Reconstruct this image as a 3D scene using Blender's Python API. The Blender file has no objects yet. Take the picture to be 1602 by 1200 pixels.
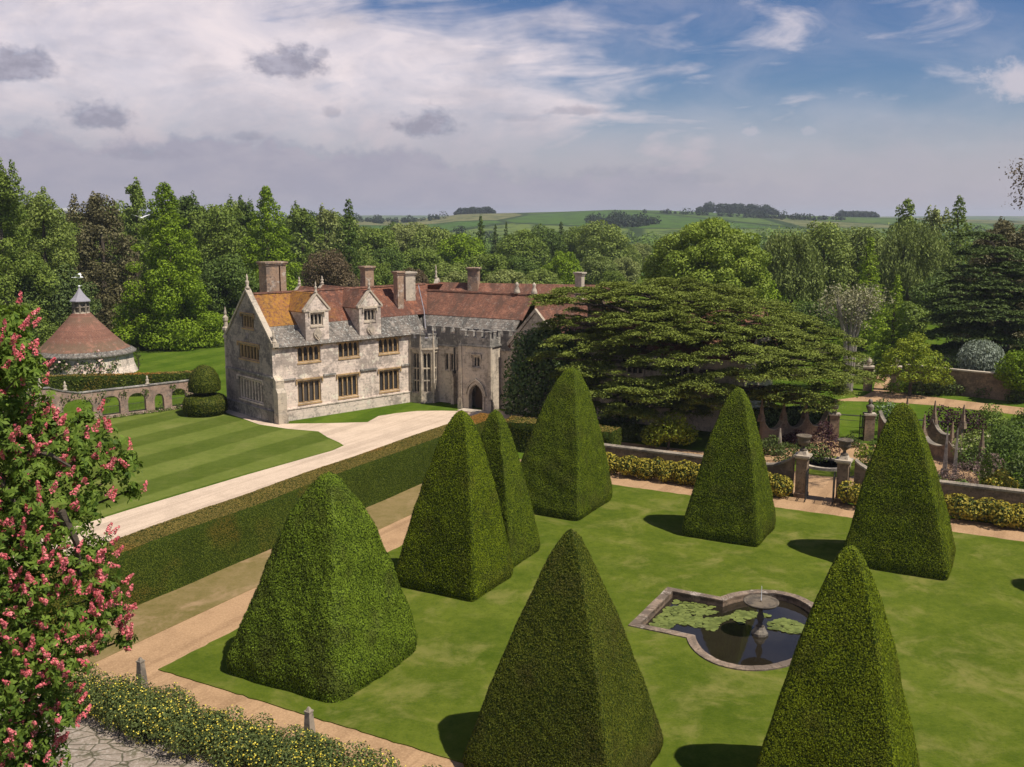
import bpy, bmesh, math, random
import numpy as np
from mathutils import Vector, Matrix
from mathutils.geometry import tessellate_polygon

# ------------------------------------------------------------------ scene, camera, sky, sun
scn = bpy.context.scene
COL = scn.collection
F_PX, CX, CY, CAM_H = 1530.0, 801.0, 600.0, 18.0
PITCH = math.atan((600 - 338) / F_PX)
SUN_AZ, SUN_EL = 121.0, 58.0

cam_d = bpy.data.cameras.new('camera')
cam_d.sensor_width = 36.0
cam_d.lens = F_PX / 1602.0 * 36.0
cam_d.clip_start = 0.2
cam_d.clip_end = 30000
cam = bpy.data.objects.new('camera', cam_d)
cam.location = (0, 0, CAM_H)
cam.rotation_euler = (math.pi / 2 - PITCH, 0, 0)
COL.objects.link(cam)
scn.camera = cam

saz, sel = math.radians(SUN_AZ), math.radians(SUN_EL)
SUNV = Vector((math.sin(saz) * math.cos(sel), math.cos(saz) * math.cos(sel), math.sin(sel)))
sun_d = bpy.data.lights.new('sun', 'SUN')
sun_d.energy = 5.0
sun_d.angle = math.radians(0.53)
sun_d.color = (1.0, 0.93, 0.83)
sun = bpy.data.objects.new('sun', sun_d)
sun.rotation_euler = SUNV.to_track_quat('Z', 'Y').to_euler()
sun.location = (0, 0, 300)
COL.objects.link(sun)

scn.view_settings.view_transform = 'Standard'
scn.view_settings.look = 'None'
scn.view_settings.gamma = 1.0
scn.view_settings.exposure = 0.25
scn.render.engine = 'CYCLES'
cy = scn.cycles
cy.max_bounces = 5
cy.diffuse_bounces = 2
cy.glossy_bounces = 2
cy.transmission_bounces = 3
cy.transparent_max_bounces = 4
cy.volume_bounces = 0
cy.caustics_reflective = False
cy.caustics_refractive = False


# ------------------------------------------------------------------ shader helpers
class NT:
    """thin wrapper: builds shader nodes from python calls"""
    def __init__(s, tree):
        s.t = tree

    def put(s, sock, v):
        if isinstance(v, bpy.types.NodeSocket):
            s.t.links.new(v, sock)
        elif v is not None:
            try:
                sock.default_value = v
            except Exception:
                sock.default_value = (*v, 1.0) if len(v) == 3 else v[:3]

    def node(s, typ, **kw):
        n = s.t.nodes.new(typ)
        for k, v in kw.items():
            setattr(n, k, v)
        return n

    def m(s, op, a, b=None, c=None, clamp=False):
        n = s.node('ShaderNodeMath', operation=op, use_clamp=clamp)
        for i, v in enumerate((a, b, c)):
            if v is not None:
                s.put(n.inputs[i], v)
        return n.outputs[0]

    def add(s, a, b): return s.m('ADD', a, b)
    def sub(s, a, b): return s.m('SUBTRACT', a, b)
    def mul(s, a, b): return s.m('MULTIPLY', a, b)

    def step(s, x, lo, hi):
        n = s.node('ShaderNodeMapRange', interpolation_type='SMOOTHSTEP')
        s.put(n.inputs['Value'], x)
        s.put(n.inputs['From Min'], lo)
        s.put(n.inputs['From Max'], hi)
        return n.outputs['Result']

    def noise(s, vec, scale, detail=4.0, rough=0.55, dist=0.0):
        n = s.node('ShaderNodeTexNoise')
        if vec is not None:
            s.put(n.inputs['Vector'], vec)
        s.put(n.inputs['Scale'], scale)
        s.put(n.inputs['Detail'], detail)
        s.put(n.inputs['Roughness'], rough)
        s.put(n.inputs['Distortion'], dist)
        return n.outputs['Fac']

    def vor(s, vec, scale, feature='F1', out='Distance'):
        n = s.node('ShaderNodeTexVoronoi', feature=feature)
        s.put(n.inputs['Vector'], vec)
        s.put(n.inputs['Scale'], scale)
        return n.outputs[out]

    def mix(s, f, a, b, blend='MIX'):
        n = s.node('ShaderNodeMix', data_type='RGBA', blend_type=blend)
        s.put(n.inputs[0], f)
        s.put(n.inputs[6], a if isinstance(a, bpy.types.NodeSocket) else (*a[:3], 1.0))
        s.put(n.inputs[7], b if isinstance(b, bpy.types.NodeSocket) else (*b[:3], 1.0))
        return n.outputs[2]

    def mapping(s, vec, loc=(0, 0, 0), rot=(0, 0, 0), scale=(1, 1, 1)):
        n = s.node('ShaderNodeMapping')
        s.put(n.inputs['Vector'], vec)
        n.inputs['Location'].default_value = loc
        n.inputs['Rotation'].default_value = rot
        n.inputs['Scale'].default_value = scale
        return n.outputs[0]

    def coord(s, which='Object'):
        return s.node('ShaderNodeTexCoord').outputs[which]

    def pos(s):
        return s.node('ShaderNodeNewGeometry').outputs['Position']

    def island(s):
        return s.node('ShaderNodeNewGeometry').outputs['Random Per Island']

    def sep(s, v):
        n = s.node('ShaderNodeSeparateXYZ')
        s.put(n.inputs[0], v)
        return n.outputs

    def comb(s, x, y, z):
        n = s.node('ShaderNodeCombineXYZ')
        for i, v in enumerate((x, y, z)):
            s.put(n.inputs[i], v)
        return n.outputs[0]

    def bump(s, h, strength=0.3, dist=0.05):
        n = s.node('ShaderNodeBump')
        s.put(n.inputs['Height'], h)
        n.inputs['Strength'].default_value = strength
        n.inputs['Distance'].default_value = dist
        return n.outputs[0]


def new_mat(name):
    m = bpy.data.materials.new(name)
    m.use_nodes = True
    nt = m.node_tree
    nt.nodes.clear()
    out = nt.nodes.new('ShaderNodeOutputMaterial')
    return m, NT(nt), out


def pbr(name, build, rough=0.85, spec=0.2, metal=0.0):
    """build(n) -> colour [, height for bump, strength, distance]"""
    m, n, out = new_mat(name)
    b = n.node('ShaderNodeBsdfPrincipled')
    b.inputs['Roughness'].default_value = rough
    b.inputs['Specular IOR Level'].default_value = spec
    b.inputs['Metallic'].default_value = metal
    r = build(n)
    if not isinstance(r, tuple) or isinstance(r[0], float):
        r = (r,)
    n.put(b.inputs['Base Color'], r[0] if isinstance(r[0], bpy.types.NodeSocket) else (*r[0][:3], 1.0))
    if len(r) > 1:
        n.put(b.inputs['Normal'], n.bump(r[1], *(r[2:] or ())))
    n.t.links.new(b.outputs[0], out.inputs['Surface'])
    return m


def leafy(name, dark, light, trans=0.2, big=0.35, gloss=0.12, tint=None, tint_amt=0.0):
    """foliage: per-leaf and clump-wide colour variation, light passing through the leaf"""
    m, n, out = new_mat(name)
    f = n.add(n.mul(n.island(), 0.55), n.mul(n.noise(n.coord(), big, 3.0), 0.75))
    c = n.mix(n.step(f, 0.2, 0.95), dark, light)
    if tint:
        c = n.mix(n.mul(n.step(n.noise(n.coord(), big * 0.6, 2.0), 0.5, 0.7), tint_amt), c, tint)
    b = n.node('ShaderNodeBsdfPrincipled')
    b.inputs['Roughness'].default_value = 0.55
    b.inputs['Specular IOR Level'].default_value = gloss
    n.put(b.inputs['Base Color'], c)
    t = n.node('ShaderNodeBsdfTranslucent')
    n.put(t.inputs[0], n.mix(0.5, c, (light[0] * 1.1, light[1] * 1.1, light[2] * 0.6)))
    x = n.node('ShaderNodeMixShader')
    x.inputs[0].default_value = trans
    n.t.links.new(b.outputs[0], x.inputs[1])
    n.t.links.new(t.outputs[0], x.inputs[2])
    n.t.links.new(x.outputs[0], out.inputs['Surface'])
    return m


# ------------------------------------------------------------------ world: Nishita sky with cloud layers
def build_world():
    w = bpy.data.worlds.new('World')
    scn.world = w
    w.use_nodes = True
    w.node_tree.nodes.clear()
    n = NT(w.node_tree)
    out = n.node('ShaderNodeOutputWorld')
    sky = n.node('ShaderNodeTexSky', sky_type='NISHITA')
    sky.sun_disc = False
    sky.sun_elevation = sel
    sky.sun_rotation = saz
    sky.altitude = 50
    sky.air_density = 1.0
    sky.dust_density = 0.6
    sky.ozone_density = 3.0
    d = n.coord('Generated')
    x, y, z = n.sep(d)
    az = n.mul(n.m('ARCTAN2', x, y), 57.2958)          # degrees right of the garden axis
    el = n.mul(n.m('ARCSINE', z), 57.2958)
    p = n.comb(az, el, 0.0)

    def nz(scale, sx=1.0, sy=1.0, detail=6.0, rough=0.55, off=0.0, dist=0.0):
        return n.noise(n.mapping(p, (off, off * 0.37, off * 0.11), (0, 0, 0), (sx, sy, 1)), scale, detail, rough, dist)

    warp = n.sub(nz(0.22, 1, 2.0, 4.0), 0.5)
    # deck of thin high cloud: thick to the left, its ragged edge falling to the right
    edge = n.sub(n.sub(n.add(11.6, n.mul(az, -0.50)), el), 0.0)
    streak = n.sub(n.noise(n.mapping(p, (3, 7, 0), (0, 0, math.radians(-24)), (0.09, 0.42, 1)), 1.0, 7.0, 0.53, 0.7), 0.5)
    cir = n.step(n.add(n.add(n.mul(edge, 0.16), n.mul(streak, 4.6)), n.mul(warp, 1.6)), -0.55, 1.0)
    thin = n.step(nz(0.16, 1, 2.2, 7.0, 0.62, 5.0, 0.6), 0.3, 0.72)
    cir = n.mul(cir, n.add(0.70, n.mul(thin, 0.30)))
    # single wisps in the blue
    w1 = n.step(n.add(n.noise(n.mapping(p, (11, 2, 0), (0, 0, math.radians(14)), (0.13, 0.42, 1)), 1.0, 7.0, 0.6, 0.6),
                      n.mul(n.step(az, 6.0, 22.0), 0.06)), 0.53, 0.86)
    cir = n.m('MAXIMUM', cir, n.mul(w1, 0.7))
    cir = n.m('MAXIMUM', cir, n.mul(n.step(nz(0.11, 1, 2.0, 7.0, 0.6, 7.0, 0.5), 0.40, 0.74), 0.2))
    # low haze and grey cloud bank with a scalloped top
    top = n.add(n.add(n.sub(3.0, n.mul(az, 0.06)), n.mul(n.sub(nz(0.16, 1, 0.5, 5.0, 0.55, 2.0), 0.5), 4.4)), n.mul(n.sub(nz(0.5, 1, 1.2, 6, 0.66, 8.0), 0.5), 3.4))
    bank = n.step(n.sub(top, el), -0.3, 0.6)
    bank = n.mul(bank, n.sub(1.0, n.mul(n.step(az, 4.0, 20.0), 0.75)))
    low = n.sub(1.0, n.step(n.add(el, n.mul(warp, 3.0)), 1.0, 7.8))
    # small dark puffs
    puff = None
    for (a0, e0, ra, re, k) in [(-12.6, 8.1, 2.1, 1.25, 1.0), (-10.6, 8.7, 0.5, 0.4, 0.7), (-26.2, 7.3, 2.3, 1.25, 1.0), (-22.2, 5.0, 1.9, 1.1, 1.0), (-4.8, 4.9, 2.0, 1.1, 1.0),
                                (-14.7, 4.3, 1.1, 0.4, 0.7), (-10.1, 5.6, 0.6, 0.5, 0.55), (3.6, 5.8, 1.6, 0.4, 0.6), (-27.0, 11.4, 2.4, 0.7, 0.6), (0.5, 5.4, 1.0, 0.35, 0.4),
                                (10.2, 2.0, 1.9, 0.5, 0.5), (5.2, 2.4, 1.6, 0.5, 0.45), (-20.4, 3.2, 2.4, 0.5, 0.6)]:
        da = n.m('DIVIDE', n.sub(az, a0), ra)
        de = n.m('DIVIDE', n.sub(el, e0), re)
        de = n.mul(de, n.add(1.0, n.mul(n.step(de, 0.1, -0.1), 0.9)))       # flat underside
        r = n.m('SQRT', n.add(n.mul(da, da), n.mul(de, de)))
        v = n.mul(n.sub(1.0, n.step(n.add(r, n.mul(n.sub(nz(0.8, 1, 1.3, 6, 0.66, a0), 0.5), 1.9)), 0.45, 1.2)), k)
        puff = v if puff is None else n.m('MAXIMUM', puff, v)
    # white cumulus far right
    cum = None
    for (a0, e0, ra, re, k) in [(27.0, 6.7, 2.6, 1.0, 0.9), (13.4, 4.6, 0.8, 0.45, 0.7), (16.4, 4.5, 0.7, 0.35, 0.6), (15.0, 3.3, 1.0, 0.35, 0.5), (24.0, 3.6, 0.9, 0.35, 0.4)]:
        da = n.m('DIVIDE', n.sub(az, a0), ra)
        de = n.m('DIVIDE', n.sub(el, e0), re)
        r = n.m('SQRT', n.add(n.mul(da, da), n.mul(de, de)))
        v = n.mul(n.sub(1.0, n.step(n.add(r, n.mul(n.sub(nz(0.8, 1, 1.3, 6, 0.65, a0), 0.5), 2.2)), 0.3, 1.3)), k)
        cum = v if cum is None else n.m('MAXIMUM', cum, v)

    bg_sky = n.node('ShaderNodeBackground')
    deep = n.mix(n.step(el, 1.0, 14.0), (0.72, 0.79, 0.92), (0.46, 0.63, 0.90))
    n.put(bg_sky.inputs[0], n.mix(1.0, sky.outputs[0], deep, 'MULTIPLY'))
    bg_sky.inputs[1].default_value = 0.07
    white = n.mix(n.step(el, 2.0, 8.0), (0.50, 0.445, 0.47), (0.74, 0.655, 0.675))
    white = n.mix(n.mul(n.step(nz(0.2, 1, 2.0, 6, 0.6, 9.0), 0.42, 0.7), 0.55), white, (0.43, 0.40, 0.45))
    c = n.mix(n.m('MAXIMUM', n.mul(bank, n.add(0.52, n.mul(n.step(nz(0.3, 1, 2.4, 6, 0.6, 4.0), 0.35, 0.65), 0.38))), 0.0), white, (0.315, 0.30, 0.37))
    c = n.mix(n.mul(puff, 0.85), c, n.mix(n.step(nz(0.9, 1, 1.6, 5, 0.6, 6.0), 0.4, 0.68), (0.235, 0.225, 0.285), (0.36, 0.34, 0.41)))
    c = n.mix(n.mul(low, 0.5), c, (0.315, 0.302, 0.378))
    c = n.mix(n.mul(cum, 0.85), c, (0.52, 0.48, 0.53))
    bg_cl = n.node('ShaderNodeBackground')
    n.put(bg_cl.inputs[0], c)
    bg_cl.inputs[1].default_value = 1.0
    cover = n.m('MAXIMUM', n.m('MAXIMUM', cir, n.mul(bank, 0.95)), n.m('MAXIMUM', n.mul(puff, 0.92), n.m('MAXIMUM', n.mul(low, 0.88), n.mul(cum, 0.9))))
    front = n.add(0.35, n.mul(n.step(n.m('ABSOLUTE', el), 40.0, 12.0), 0.65))
    ms = n.node('ShaderNodeMixShader')
    n.put(ms.inputs[0], n.mul(cover, front))
    n.t.links.new(bg_sky.outputs[0], ms.inputs[1])
    n.t.links.new(bg_cl.outputs[0], ms.inputs[2])
    n.t.links.new(ms.outputs[0], out.inputs[0])


build_world()

# ------------------------------------------------------------------ geometry helpers
_c, _s = math.cos(PITCH), math.sin(PITCH)


def ray(px, py):
    u, v = (px - CX) / F_PX, (py - CY) / F_PX
    return np.array([u, _c - v * _s, -_s - v * _c])


def G(px, py, z=0.0):
    r = ray(px, py)
    return np.array([0, 0, CAM_H]) + r * ((z - CAM_H) / r[2])


def D(px, py, Y):
    r = ray(px, py)
    return np.array([0, 0, CAM_H]) + r * (Y / r[1])


def hdg(deg):
    a = math.radians(deg)
    return np.array([math.sin(a), math.cos(a), 0.0])


Z = np.array([0, 0, 1.0])
GA, GB = hdg(28.4), hdg(118.4)           # the court's two directions


def AB(a, b, z=0.0):
    return GA * a + GB * b + Z * z


class Frame:
    """u along, w inward, z up"""
    def __init__(s, o, heading, inward=None):
        s.o = np.array([o[0], o[1], 0.0])
        s.U = hdg(heading)
        s.W = hdg(heading - 90 if inward is None else inward)

    def p(s, u, w, z):
        return s.o + s.U * u + s.W * w + Z * z


WORLD_LOC = {}


class MB:
    def __init__(s):
        s.v, s.f = [], []

    def add(s, vs, fs):
        o = len(s.v)
        s.v += [tuple(map(float, p)) for p in vs]
        s.f += [tuple(i + o for i in f) for f in fs]
        return s

    def box(s, F, u0, u1, w0, w1, z0, z1):
        vs = [F.p(u, w, z) for z in (z0, z1) for w in (w0, w1) for u in (u0, u1)]
        return s.add(vs, [(0, 1, 3, 2), (4, 6, 7, 5), (0, 4, 5, 1), (2, 3, 7, 6), (0, 2, 6, 4), (1, 5, 7, 3)])

    def frust(s, F, u, w, z0, z1, a, b, a2=None, b2=None):
        """square tapering block, half sizes a at z0 and b at z1"""
        a2, b2 = a2 or a, b2 or b
        q = [(-1, -1), (1, -1), (1, 1), (-1, 1)]
        vs = [F.p(u + i * a, w + j * a2, z0) for i, j in q] + [F.p(u + i * b, w + j * b2, z1) for i, j in q]
        return s.add(vs, [(0, 3, 2, 1), (4, 5, 6, 7)] + [(i, (i + 1) % 4, 4 + (i + 1) % 4, 4 + i) for i in range(4)])

    def prism(s, F, pts, w0, w1):
        """outline in (u,z) pushed from w0 to w1"""
        k = len(pts)
        vs = [F.p(u, w0, z) for u, z in pts] + [F.p(u, w1, z) for u, z in pts]
        return s.add(vs, [tuple(range(k)), tuple(range(2 * k - 1, k - 1, -1))] + [(i, (i + 1) % k, k + (i + 1) % k, k + i) for i in range(k)])

    def slab(s, pts, t):
        """flat polygon of 3d points given thickness t along its normal"""
        P = [np.array(p, float) for p in pts]
        nn = np.cross(P[1] - P[0], P[2] - P[0])
        nn /= np.linalg.norm(nn)
        if nn[2] < 0:
            nn = -nn
        k = len(P)
        vs = P + [p - nn * t for p in P]
        return s.add(vs, [tuple(range(k)), tuple(range(2 * k - 1, k - 1, -1))] + [(i, (i + 1) % k, k + (i + 1) % k, k + i) for i in range(k)])

    def poly(s, outer, z, h=0.0, holes=()):
        """horizontal polygon at z with sides h deep, with holes"""
        rings = [[Vector((p[0], p[1], 0)) for p in r] for r in (outer, *holes)]
        tri = tessellate_polygon(rings)
        flat = [(p[0], p[1], z) for r in rings for p in r]
        s.add(flat, [tuple(t) for t in tri])
        if h:
            for r in rings:
                k = len(r)
                s.add([(p[0], p[1], z) for p in r] + [(p[0], p[1], z - h) for p in r], [(i, (i + 1) % k, k + (i + 1) % k, k + i) for i in range(k)])
        return s

    def lathe(s, c, prof, seg=16, a0=0.0):
        c = np.array(c, float)
        vs, fs = [], []
        for r, z in prof:
            for i in range(seg):
                a = a0 + 2 * math.pi * i / seg
                vs.append(c + np.array([r * math.cos(a), r * math.sin(a), z]))
        for j in range(len(prof) - 1):
            for i in range(seg):
                k = (i + 1) % seg
                fs.append((j * seg + i, j * seg + k, (j + 1) * seg + k, (j + 1) * seg + i))
        fs.append(tuple(range(seg))[::-1])
        fs.append(tuple((len(prof) - 1) * seg + i for i in range(seg)))
        return s.add(vs, fs)

    def tube(s, pts, rad, seg=7):
        P = [np.array(p, float) for p in pts]
        if not hasattr(rad, '__len__'):
            rad = [rad] * len(P)
        vs, fs = [], []
        for i, p in enumerate(P):
            t = P[min(i + 1, len(P) - 1)] - P[max(i - 1, 0)]
            t /= (np.linalg.norm(t) + 1e-9)
            a = np.cross(t, [0.31, 0.95, 0.05] if abs(t[2]) > 0.6 else [0, 0, 1])
            a /= (np.linalg.norm(a) + 1e-9)
            b = np.cross(t, a)
            for k in range(seg):
                q = 2 * math.pi * k / seg
                vs.append(p + (a * math.cos(q) + b * math.sin(q)) * rad[i])
        for j in range(len(P) - 1):
            for k in range(seg):
                l = (k + 1) % seg
                fs.append((j * seg + k, j * seg + l, (j + 1) * seg + l, (j + 1) * seg + k))
        fs.append(tuple(range(seg))[::-1])
        fs.append(tuple((len(P) - 1) * seg + k for k in range(seg)))
        return s.add(vs, fs)

    def build(s, name, mat, parent=None, smooth=False):
        me = bpy.data.meshes.new(name)
        off = WORLD_LOC.get(parent.name, (0, 0, 0)) if parent else (0, 0, 0)
        vs = [(p[0] - off[0], p[1] - off[1], p[2] - off[2]) for p in s.v]
        me.from_pydata(vs, [], s.f)
        bm = bmesh.new()
        bm.from_mesh(me)
        bmesh.ops.recalc_face_normals(bm, faces=bm.faces)
        uv = bm.loops.layers.uv.new('UVMap')
        for f in bm.faces:
            nn = f.normal
            if abs(nn.z) > 0.93:
                for l in f.loops:
                    l[uv].uv = (l.vert.co.x, l.vert.co.y)
            else:
                t = Vector((-nn.y, nn.x, 0)).normalized()
                b = nn.cross(t)
                for l in f.loops:
                    l[uv].uv = (l.vert.co.dot(t), l.vert.co.dot(b))
            f.smooth = smooth
        bm.to_mesh(me)
        bm.free()
        return link(name, me, mat, parent)


def link(name, me, mat, parent=None):
    o = bpy.data.objects.new(name, me)
    COL.objects.link(o)
    if mat is not None:
        me.materials.append(mat)
    if parent:
        o.parent = parent
    WORLD_LOC[o.name] = WORLD_LOC.get(parent.name, (0, 0, 0)) if parent else (0, 0, 0)
    return o


def tag(o, label, cat, group=None, kind=None):
    if label:
        o['label'] = label
    if cat:
        o['category'] = cat
    if group:
        o['group'] = group
    if kind:
        o['kind'] = kind
    return o


def thing(name, loc, label, cat, group=None):
    o = bpy.data.objects.new(name, None)
    o.empty_display_size = 0.3
    o.location = [float(c) for c in loc]
    COL.objects.link(o)
    WORLD_LOC[o.name] = tuple(float(c) for c in loc)
    return tag(o, label, cat, group)


def struct(o):
    o['kind'] = 'structure'
    return o


def np_mesh(name, verts, k, mat, parent=None, world=False):
    """mesh of loose k-sided faces from an (n*k,3) array"""
    verts = np.asarray(verts, np.float32).reshape(-1, 3)
    if world and parent:
        verts = verts - np.array(WORLD_LOC[parent.name], np.float32)
    nv = len(verts)
    nf = nv // k
    me = bpy.data.meshes.new(name)
    me.vertices.add(nv)
    me.loops.add(nv)
    me.polygons.add(nf)
    me.vertices.foreach_set('co', verts.ravel())
    me.loops.foreach_set('vertex_index', np.arange(nv, dtype=np.int32))
    me.polygons.foreach_set('loop_start', np.arange(0, nv, k, dtype=np.int32))
    me.update(calc_edges=True)
    return link(name, me, mat, parent)


def unit(v):
    return v / (np.linalg.norm(v, axis=-1, keepdims=True) + 1e-9)


def leaves(P, N, size, rng, aspect=0.6, axis=None):
    """one diamond-shaped leaf per point: returns (n*4,3)"""
    n = len(P)
    r = rng.normal(size=(n, 3)) if axis is None else axis + rng.normal(size=(n, 3)) * 0.25
    t = unit(r - N * np.sum(r * N, 1, keepdims=True))
    b = np.cross(N, t)
    s = (np.asarray(size) * (0.65 + 0.7 * rng.random(n)))[:, None] * 0.5
    bend = N * s * 0.25
    q = np.stack([P + t * s, P + b * s * aspect + bend, P - t * s, P - b * s * aspect + bend], 1)
    return q.reshape(-1, 3)


def clump_points(clumps, dens, rng, inner=0.45, jitter=0.55, up=0.25, floor=None):
    """points and normals filling the outer shells of ellipsoids (cx,cy,cz,rx,ry,rz)"""
    Ps, Ns = [], []
    for c in clumps:
        c = np.array(c, float)
        r = c[3:6]
        n = max(6, int(dens * 12.6 * (np.prod(r) ** (2 / 3.0))))
        d = unit(rng.normal(size=(n, 3)))
        rad = inner + (1 - inner) * rng.random(n) ** 0.45
        Ps.append(c[:3] + d * r * rad[:, None])
        Ns.append(unit(unit(d / r) + rng.normal(size=(n, 3)) * jitter + np.array([0, 0, up])))
    P, N = np.concatenate(Ps), np.concatenate(Ns)
    if floor is not None:
        k = P[:, 2] > floor
        P, N = P[k], N[k]
    return P, N


def vnoise(p, seed=0):
    """cheap smooth pseudo-noise on (n,3), about -1..1"""
    r = np.random.default_rng(seed)
    out = np.zeros(len(p))
    for k in range(7):
        f = r.normal(size=3) * (0.6 + 0.35 * k)
        out += np.sin(p @ f + r.random() * 6.28) / (1 + 0.35 * k)
    return out / 3.0


# ------------------------------------------------------------------ materials
def m_stone(name, base, dark, amt=0.5, course=0.32, bw=0.75, pale=None, upper=None):
    def b(n):
        p = n.pos()
        uv = n.coord('UV')
        br = n.node('ShaderNodeTexBrick')
        n.put(br.inputs['Vector'], uv)
        br.inputs['Color1'].default_value = (0.86, 0.86, 0.86, 1)
        br.inputs['Color2'].default_value = (1.08, 1.06, 1.02, 1)
        br.inputs['Mortar'].default_value = (0.62, 0.60, 0.58, 1)
        br.inputs['Scale'].default_value = 1.0
        br.inputs['Brick Width'].default_value = bw
        br.inputs['Row Height'].default_value = course
        br.inputs['Mortar Size'].default_value = 0.012
        br.inputs['Mortar Smooth'].default_value = 0.4
        l1 = n.noise(p, 0.5, 7.0, 0.7, 0.5)
        l2 = n.noise(p, 3.0, 6.0, 0.75, 0.3)
        zz = n.sep(p)[2]
        if upper:
            l1 = n.add(l1, n.mul(n.step(n.add(zz, n.mul(n.sub(l2, 0.5), 2.4)), upper - 0.3, upper + 0.3), 0.075))
        f = n.step(n.add(n.mul(l1, 0.62), n.mul(l2, 0.45)), 0.575 - 0.16 * amt, 0.66 - 0.10 * amt)
        c = n.mix(n.mul(f, 0.85), base, dark)
        c = n.mix(n.mul(n.step(n.noise(p, 1.2, 6.0, 0.75), 0.55, 0.63), 0.7), c, pale or (min(base[0] * 1.28, 0.72), min(base[1] * 1.25, 0.68), min(base[2] * 1.18, 0.62)))
        c = n.mix(n.mul(n.step(n.noise(p, 4.5, 4.0, 0.7), 0.58, 0.66), 0.6), c, (dark[0] * 0.5, dark[1] * 0.5, dark[2] * 0.5))
        c = n.mix(n.mul(n.step(n.noise(n.mapping(p, (9, 4, 2), (0, 0, 0), (1, 1, 0.35)), 0.8, 5.0, 0.7), 0.56, 0.66), 0.35), c, (dark[0] * 0.8, dark[1] * 0.78, dark[2] * 0.74))
        c = n.mix(0.6, c, br.outputs['Color'], 'MULTIPLY')
        return c, n.add(n.mul(n.noise(p, 14.0, 4.0), 0.6), n.mul(br.outputs['Fac'], -0.6)), 0.5, 0.02
    return pbr(name, b, 0.92, 0.15)


def m_tiles(name, c1, c2, dark, row=0.13, width=0.17, lichen=None, spot=0.0):
    def b(n):
        uv = n.coord('UV')
        p = n.pos()
        br = n.node('ShaderNodeTexBrick')
        n.put(br.inputs['Vector'], uv)
        br.inputs['Color1'].default_value = (*c1, 1)
        br.inputs['Color2'].default_value = (*c2, 1)
        br.inputs['Mortar'].default_value = (dark[0] * 0.5, dark[1] * 0.5, dark[2] * 0.5, 1)
        br.inputs['Scale'].default_value = 1.0
        br.inputs['Brick Width'].default_value = width
        br.inputs['Row Height'].default_value = row
        br.inputs['Mortar Size'].default_value = 0.012
        br.inputs['Bias'].default_value = 0.0
        streak = n.noise(n.mapping(uv, (0, 0, 0), (0, 0, 0), (1.0, 0.3, 1.0)), 0.8, 5.0, 0.65)
        c = n.mix(n.mul(n.step(streak, 0.44, 0.60), 0.8), br.outputs['Color'], dark)
        c = n.mix(n.mul(n.step(n.noise(p, 0.9, 6.0, 0.75), 0.52, 0.64), 0.45), c, tuple(x * 1.5 for x in c1))
        c = n.mix(n.mul(n.step(n.noise(p, 2.6 + 2.2 * spot, 5.0, 0.78), 0.57 - spot * 0.03, 0.64 - spot * 0.01), 0.35 + 0.35 * spot), c, (0.34 + 0.12 * spot, 0.27 + 0.2 * spot, 0.22 + 0.2 * spot))
        if lichen:
            cx, cy_, rad, col = lichen
            d = n.node('ShaderNodeVectorMath', operation='DISTANCE')
            n.put(d.inputs[0], n.mapping(p, scale=(1, 1, 0)))
            d.inputs[1].default_value = (cx, cy_, 0)
            e = n.add(d.outputs['Value'], n.mul(n.sub(n.noise(p, 0.5, 6.0, 0.7), 0.5), 7.0))
            k = n.mul(n.sub(1.0, n.step(e, rad * 0.35, rad * 1.05)), n.mul(0.9, n.step(n.noise(p, 3.4, 6.0, 0.8), 0.36, 0.62)))
            c = n.mix(k, c, col)
        return c, n.add(n.mul(br.outputs['Fac'], -1.0), n.mul(n.noise(uv, 7.0, 3.0), 0.8)), 0.6, 0.03
    return pbr(name, b, 0.9, 0.15)


def m_gravel(name, a, b_, track=None):
    def b(n):
        p = n.pos()
        f = n.step(n.noise(p, 13.0, 6.0, 0.85), 0.32, 0.68)
        c = n.mix(f, a, b_)
        rut = n.noise(n.mapping(n.mapping(p, rot=(0, 0, math.radians(28.4))), scale=(1.2, 0.04, 1)), 1.0, 4.0, 0.6)
        c = n.mix(n.mul(n.step(rut, 0.48, 0.60), 0.6), c, tuple(x * 0.80 for x in a))
        c = n.mix(n.mul(n.step(n.noise(p, 2.4, 6.0, 0.8), 0.60, 0.72), 0.5), c, (a[0] * 0.55, a[1] * 0.55, a[2] * 0.5))
        c = n.mix(n.mul(n.step(n.noise(p, 0.5, 5.0, 0.6), 0.42, 0.66), 0.45), c, tuple(x * 0.78 for x in a))
        c = n.mix(n.mul(n.step(n.vor(p, 9.0), 0.55, 0.2), 0.25), c, tuple(min(x * 1.25, 0.85) for x in b_))
        return c, n.noise(p, 40.0, 3.0, 0.8), 0.4, 0.03
    return pbr(name, b, 0.95, 0.1)


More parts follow.
